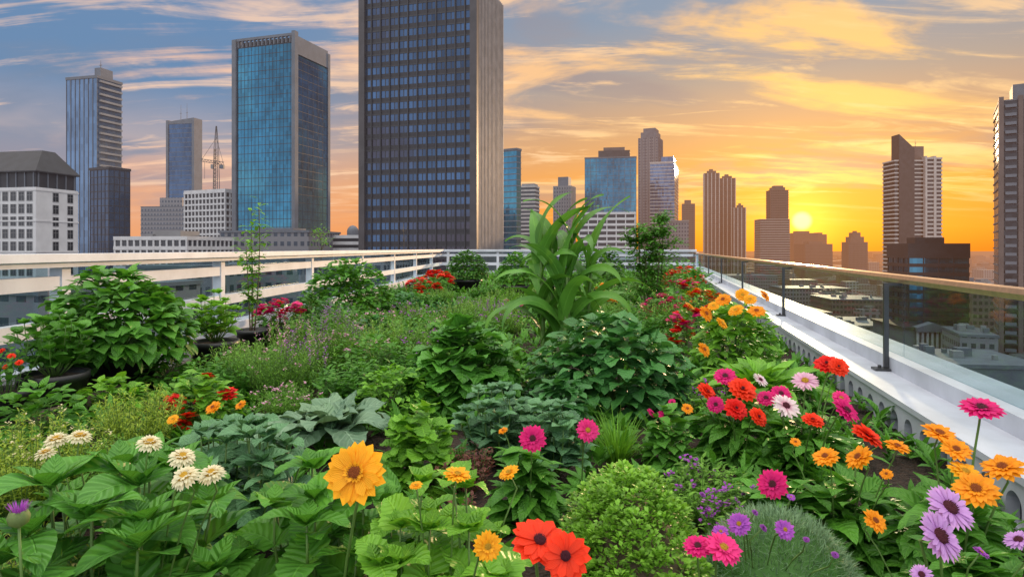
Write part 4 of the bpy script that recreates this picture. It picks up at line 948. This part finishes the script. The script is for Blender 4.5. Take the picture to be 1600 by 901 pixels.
for a in ((715, 741, 1.4, 46, 'yellow', .25, .8), (650, 758, 1.38, 22, 'yellow', .3), (795, 738, 1.6, 36, 'yellow', .5), (762, 853, 1.18, 48, 'yellow', 1.2, .3)): flower(r, *a)
r = plant('red_gerbera_plant', 'pair of big scarlet gerberas at the bottom centre', 'flower', 868, 1.32); M = MB(); rosette(M, 10, .16, .06, 'ovate', 1.2, .1, .8, .1, 8); fin(r, M, 'mid')
flower(r, 843, 845, 1.2, 92, 'bigred', .45, .3); flower(r, 884, 868, 1.14, 78, 'bigred', 1.0, -.2)
r = plant('magenta_gerbera_plant', 'leafy plant with one magenta gerbera at the soil gap', 'flower', 826, 2.4); M = MB(); S = MB(); dome(M, .26, .22, .27, 190, .12, .06, 'ovate', 0, .8, .08, 7, .25, 2); fin(r, M, 'mid')
flower(r, 832, 685, 2.25, 46, 'magenta', 1.0, 0); flower(r, 786, 672, 2.4, 17, 'orange', .5)
r = plant('pink_gerbera_plant', 'single pink gerbera leaning over the soil right of the magenta gerbera', 'flower', 905, 2.75); M = MB(); rosette(M, 12, .15, .055, 'ovate', 1.2, .2, .8, .1, 7); fin(r, M, 'mid')
flower(r, 918, 672, 2.55, 40, 'pink', 1.1, .2)
# clipped mound
r = plant('clipped_mound', 'rounded yellow green mound of tiny box leaves at the front', 'shrub', 985, 1.86); M = MB()
for k in range(620):
    a = rr(0, 6.3); cz = rr(.0, 1); q = sqrt(1-cz*cz); f = rr(.90, 1.05); c_ = (q*cos(a)*.20*f, q*sin(a)*.37*f, cz*.375*f); rn = R.random()
    for i in range(26):
        b = rr(0, 6.3); z_ = rr(-.1, 1); qq = sqrt(max(0, 1-z_*z_)); rad = .021; p = (c_[0]+qq*cos(b)*rad, c_[1]+qq*sin(b)*rad, c_[2]+z_*rad)
        leaf(M, p, b, .1+.9*z_+R.gauss(0, .2), rr(.013, .020), .013, .4, .3, 2, 'round', 0, R.gauss(0, .3), 0, 0, 1, min(1, max(0, rn*.6+z_*.4)))
fin(r, M, 'box')
M = MB(); M.lathe([(.17, 0), (.17, .1), (.14, .22), (.085, .29), (.001, .31)], 20)
for i, v in enumerate(M.v): M.v[i] = (v[0], v[1]*1.8, v[2])
M.build('inner_twigs', BARK, r)
# fescue mound
r = plant('fescue_mound', 'round blue green cushion of fine needle grass at front right', 'grass', 1215, 1.78); M = MB()
for k in range(15000):
    a = rr(0, 6.3); cz = rr(.0, 1); q = sqrt(1-cz*cz); f = rr(.86, 1.0)
    leaf(M, (q*cos(a)*.24*f, q*sin(a)*.235*f, cz*.315*f), a+R.gauss(0, .9), -.1+1.1*cz+R.gauss(0, .35), rr(.018, .036), .0030, rr(-.2, .8), .0, 2, 'blade', 0, 0, 0, 0, 0)
fin(r, M, 'fescue')
M = MB(); M.lathe([(.215, 0), (.21, .1), (.16, .22), (.08, .275), (.001, .29)], 18); M.build('inner_thatch', LM['dark'], r)
r = plant('verbena_plant', 'purple verbena flowers growing up through the needle grass cushion', 'flower', 1180, 1.95); M = MB(); S = MB(); herb(M, S, .4, .2, 14, 8, .05, .02, 'lance', .1, .5, 3, 1); fin(r, M, 'mid', S)
for a in ((1155, 818, 1.52, 38, 'purple', .9), (1226, 827, 1.48, 34, 'purple', .9), (1126, 830, 1.52, 26, 'purple', .6), (1193, 824, 1.5, 15, 'violet', .7), (1305, 866, 1.5, 13, 'violet', .6), (1236, 776, 1.8, 14, 'purple', .5), (1098, 772, 1.85, 12, 'violet', .5), (1260, 842, 1.48, 11, 'violet', .6), (1180, 800, 1.54, 12, 'violet', .6)): flower(r, *a)
r = plant('magenta_gerbera_plant', 'two magenta gerberas at the bottom left of the needle grass cushion', 'flower', 1120, 1.5); M = MB(); rosette(M, 8, .14, .05, 'ovate', 1.2, .2, .8, .1, 7); fin(r, M, 'mid')
flower(r, 1130, 856, 1.36, 62, 'pink', .55, .3); flower(r, 1090, 853, 1.38, 48, 'magenta', .4, -.3)
# low purple flowers
def lowpurple(label, px, Y, w, h, kind, n=60, hp=.3):
    r = herbplant('low_purple_flower', label, px, Y, w, h, n, 14, .045, .02, 'fine', kind, 'flower', hn=8, hs=.007, hp=hp, seg=3, cols=1, shape='ovate'); return r
lowpurple('spreading mauve flowers on low stems right of the clipped mound', 1100, 2.45, .42, .22, 'purple', 80, .2)
lowpurple('mauve flowers on low stems behind the red and pink gerberas', 1110, 3.7, .4, .26, 'purple', 70, .25)
lowpurple('small upright violet flower stem between mound and gerberas', 1130, 2.15, .14, .26, 'purple', 20, .6)
# right hand gerbera bed
def gerb(label, px, Y, w, h, n, fl, mat='mid', L=.14, W=.06, cat='flower', d=None):
    r = plant('gerbera_plant', label, cat, px, Y); M = MB(); dome(M, w, d or w*.8, h, n, L, W, 'ovate', 0, .8, .06, 8, .25, 2, .55, .12, .05); fin(r, M, mat)
    for a in fl: flower(r, a[0], a[1], a[2], a[3], a[4], a[5] if len(a) > 5 else rr(.55, 1.0))
    return r
gerb('red and magenta zinnias clustered in front of the large hosta like leaves', 1155, 3.2, .5, .29, 260, ((1133, 588, 3.2, 38, 'magenta'), (1160, 608, 3.1, 48, 'redorange', .7), (1105, 612, 3.15, 36, 'redorange'), (1150, 638, 2.9, 40, 'red'), (1185, 651, 2.8, 34, 'redorange'), (1188, 593, 3.3, 26, 'white'), (1197, 622, 3.1, 32, 'magenta'), (1118, 632, 3.0, 30, 'magenta')))
gerb('white pink and red gerberas crowding the parapet side of the bed', 1250, 2.95, .42, .27, 220, ((1258, 595, 2.95, 42, 'palepink', .6), (1292, 568, 2.95, 40, 'red', .6), (1310, 573, 2.9, 34, 'redorange'), (1322, 641, 2.65, 48, 'magenta', .8), (1270, 656, 2.6, 36, 'redorange', .4), (1228, 634, 2.8, 46, 'white', .7), (1220, 615, 2.95, 34, 'magenta'), (1314, 622, 2.75, 30, 'pink')))
gerb('orange gerberas with one red bloom in the middle right of bed', 1320, 2.2, .46, .24, 260, ((1356, 681, 2.25, 54, 'redorange', .6), (1290, 713, 2.1, 42, 'orange', .6), (1342, 714, 2.05, 48, 'orange', .8), (1402, 697, 2.1, 40, 'orange', .3), (1243, 690, 2.25, 18, 'orange'), (1385, 740, 2.0, 20, 'orange')), L=.14, W=.06)
gerb('tall orange gerberas with one magenta bloom against the parapet', 1495, 1.95, .38, .27, 240, ((1468, 677, 1.98, 54, 'orange', .4), (1494, 702, 1.9, 46, 'orange', .6), (1567, 730, 1.85, 62, 'orange', .5), (1525, 764, 1.75, 66, 'orange', .7), (1508, 737, 1.85, 50, 'yellow', .4), (1533, 638, 1.98, 64, 'magenta', .35)), L=.15, W=.065)
gerb('lavender daisies with dark centres in the bottom right corner', 1490, 1.62, .42, .24, 240, ((1484, 793, 1.52, 78, 'lavender', .75, ), (1468, 837, 1.45, 82, 'lavender', 1.0), (1592, 843, 1.5, 46, 'lavender', .5), (1440, 897, 1.38, 34, 'lavender', .8), (1533, 862, 1.45, 26, 'purple', .5), (1367, 813, 1.72, 40, 'orange', .8)), L=.14, W=.06)
gerb('single magenta gerbera low between the clipped mound and orange gerberas', 1225, 2.25, .36, .2, 160, ((1207, 756, 2.0, 50, 'magenta', 1.0),))
# hosta, orange bush, roses
r = plant('broad_lance_plant', 'hosta like plant with long bright green leaves beside the parapet', 'plant', 1186, 4.3); M = MB(); rosette(M, 60, .42, .14, 'lance', 1.35, .2, 1.0, 0, 9, .25, 2, (0, 0, .10), .06, .14); fin(r, M, 'bright')
r = bush('orange_flower_bush', 'bush with orange and yellow blooms leaning on the parapet', 'flower', 1148, 5.5, .82, .62, 600, .11, .07, 'bright', 'ovate', seg=4)
for a in ((1103, 490, 5.3, 28, 'orange'), (1130, 468, 5.3, 26, 'orange'), (1160, 461, 5.4, 24, 'yellow'), (1182, 486, 5.2, 30, 'orange'), (1150, 485, 5.1, 28, 'yellow'), (1100, 546, 5.0, 26, 'orange'), (1078, 478, 5.5, 20, 'yellow'), (1195, 462, 5.6, 22, 'orange'), (1128, 505, 5.1, 24, 'yellow'), (1172, 468, 5.3, 22, 'yellow'), (1115, 478, 5.3, 20, 'yellow')): flower(r, *a, rr(.5, 1.1), None, False)
blossom_bush('rose_bush', 'dark red and magenta rose like blooms left of the orange flower bush', 'flower', 1072, 6.4, .45, .44, 18, ('red', 'magenta'), .04, 'mid', None, 220)
blossom_bush('rose_bush', 'magenta and pink blooms at the foot of the small airy tree', 'flower', 1035, 8.3, .6, .42, 26, ('magenta', 'pink'), .042, 'mid', None, 280)
blossom_bush('rose_bush', 'crimson blooms beyond the magenta blooms along the right side', 'flower', 1066, 11.5, .75, .5, 26, ('red', 'magenta'), .052, 'mid', None, 280)
blossom_bush('rose_bush', 'scarlet blooms along the parapet beyond the orange flower bush', 'flower', 1098, 9.5, .8, .42, 24, ('redorange', 'orange'), .045, 'bright', None, 340)
blossom_bush('rose_bush', 'far scarlet and orange blooms at the distant end of the parapet', 'flower', 1068, 16, 1.1, .55, 28, ('red', 'redorange'), .07, 'mid', None, 300, .12, .08)
blossom_bush('rose_bush', 'purple and magenta blooms low behind the corn on its left', 'flower', 805, 9.4, .6, .3, 14, ('purple', 'magenta'), .03, 'fine', None, 260)
blossom_bush('rose_bush', 'yellow blooms low among the herbs behind the corn on its right', 'flower', 930, 11, .7, .45, 14, ('yellow', 'orange'), .035, 'bright', None, 280)
blossom_bush('rose_bush', 'scarlet blooms beside the far dark potted bush', 'flower', 655, 12.8, .6, .45, 22, ('red', 'redorange'), .05, 'mid', None, 220, .1, .07)
for i, (px, Y, w, h) in enumerate(((1060, 21, 1.4, .6), (1020, 17, 1.2, .7), (1085, 13, .8, .5))):
    bush('leafy_shrub', ['farthest green shrub on the right by the far railing', 'green shrub behind the small airy tree', 'trailing green shrub under the far glass panels'][i], 'shrub', px, Y, w, h, 420, .12, .08, 'mid', 'ovate', seg=3)
# mixed ground cover
M = MB()
def clear(x, Y):
    px = CX+F*x/Y; py = HY+F*(H-SOIL)/Y
    return (790 < px < 910 and 690 < py) or (670 < px < 800 and 680 < py < 740) or (1060 < px < 1110 and py > 640) or (py > 800 and 1320 < px < 1420) or x < -2.6
n = 0
while n < 5600:
    Y = 1.9+R.random()**1.25*24; x = rr(-2.6, rx0(Y)-.08)
    n += 1
    if clear(x, Y) or (Y < 3.0 and R.random() < .35): continue
    rn = R.random(); sc = rr(.6, 1.3)*(1+Y*.03); k = 8 if Y < 8 else 6
    for i in range(k): leaf(M, (x, Y, SOIL+rr(0, .06)*sc), rr(0, 6.3), rr(.1, 1.3), rr(.06, .12)*sc, rr(.02, .045)*sc, .7, .2, 3, 'ovate', 0, 0, 0, 0, 1, min(1, max(0, rn+R.gauss(0, .15))))
tag(M.build('ground_cover', LM['mid']), 'mixed low green ground cover filling the bed between the plants', 'ground cover', None, 'stuff')
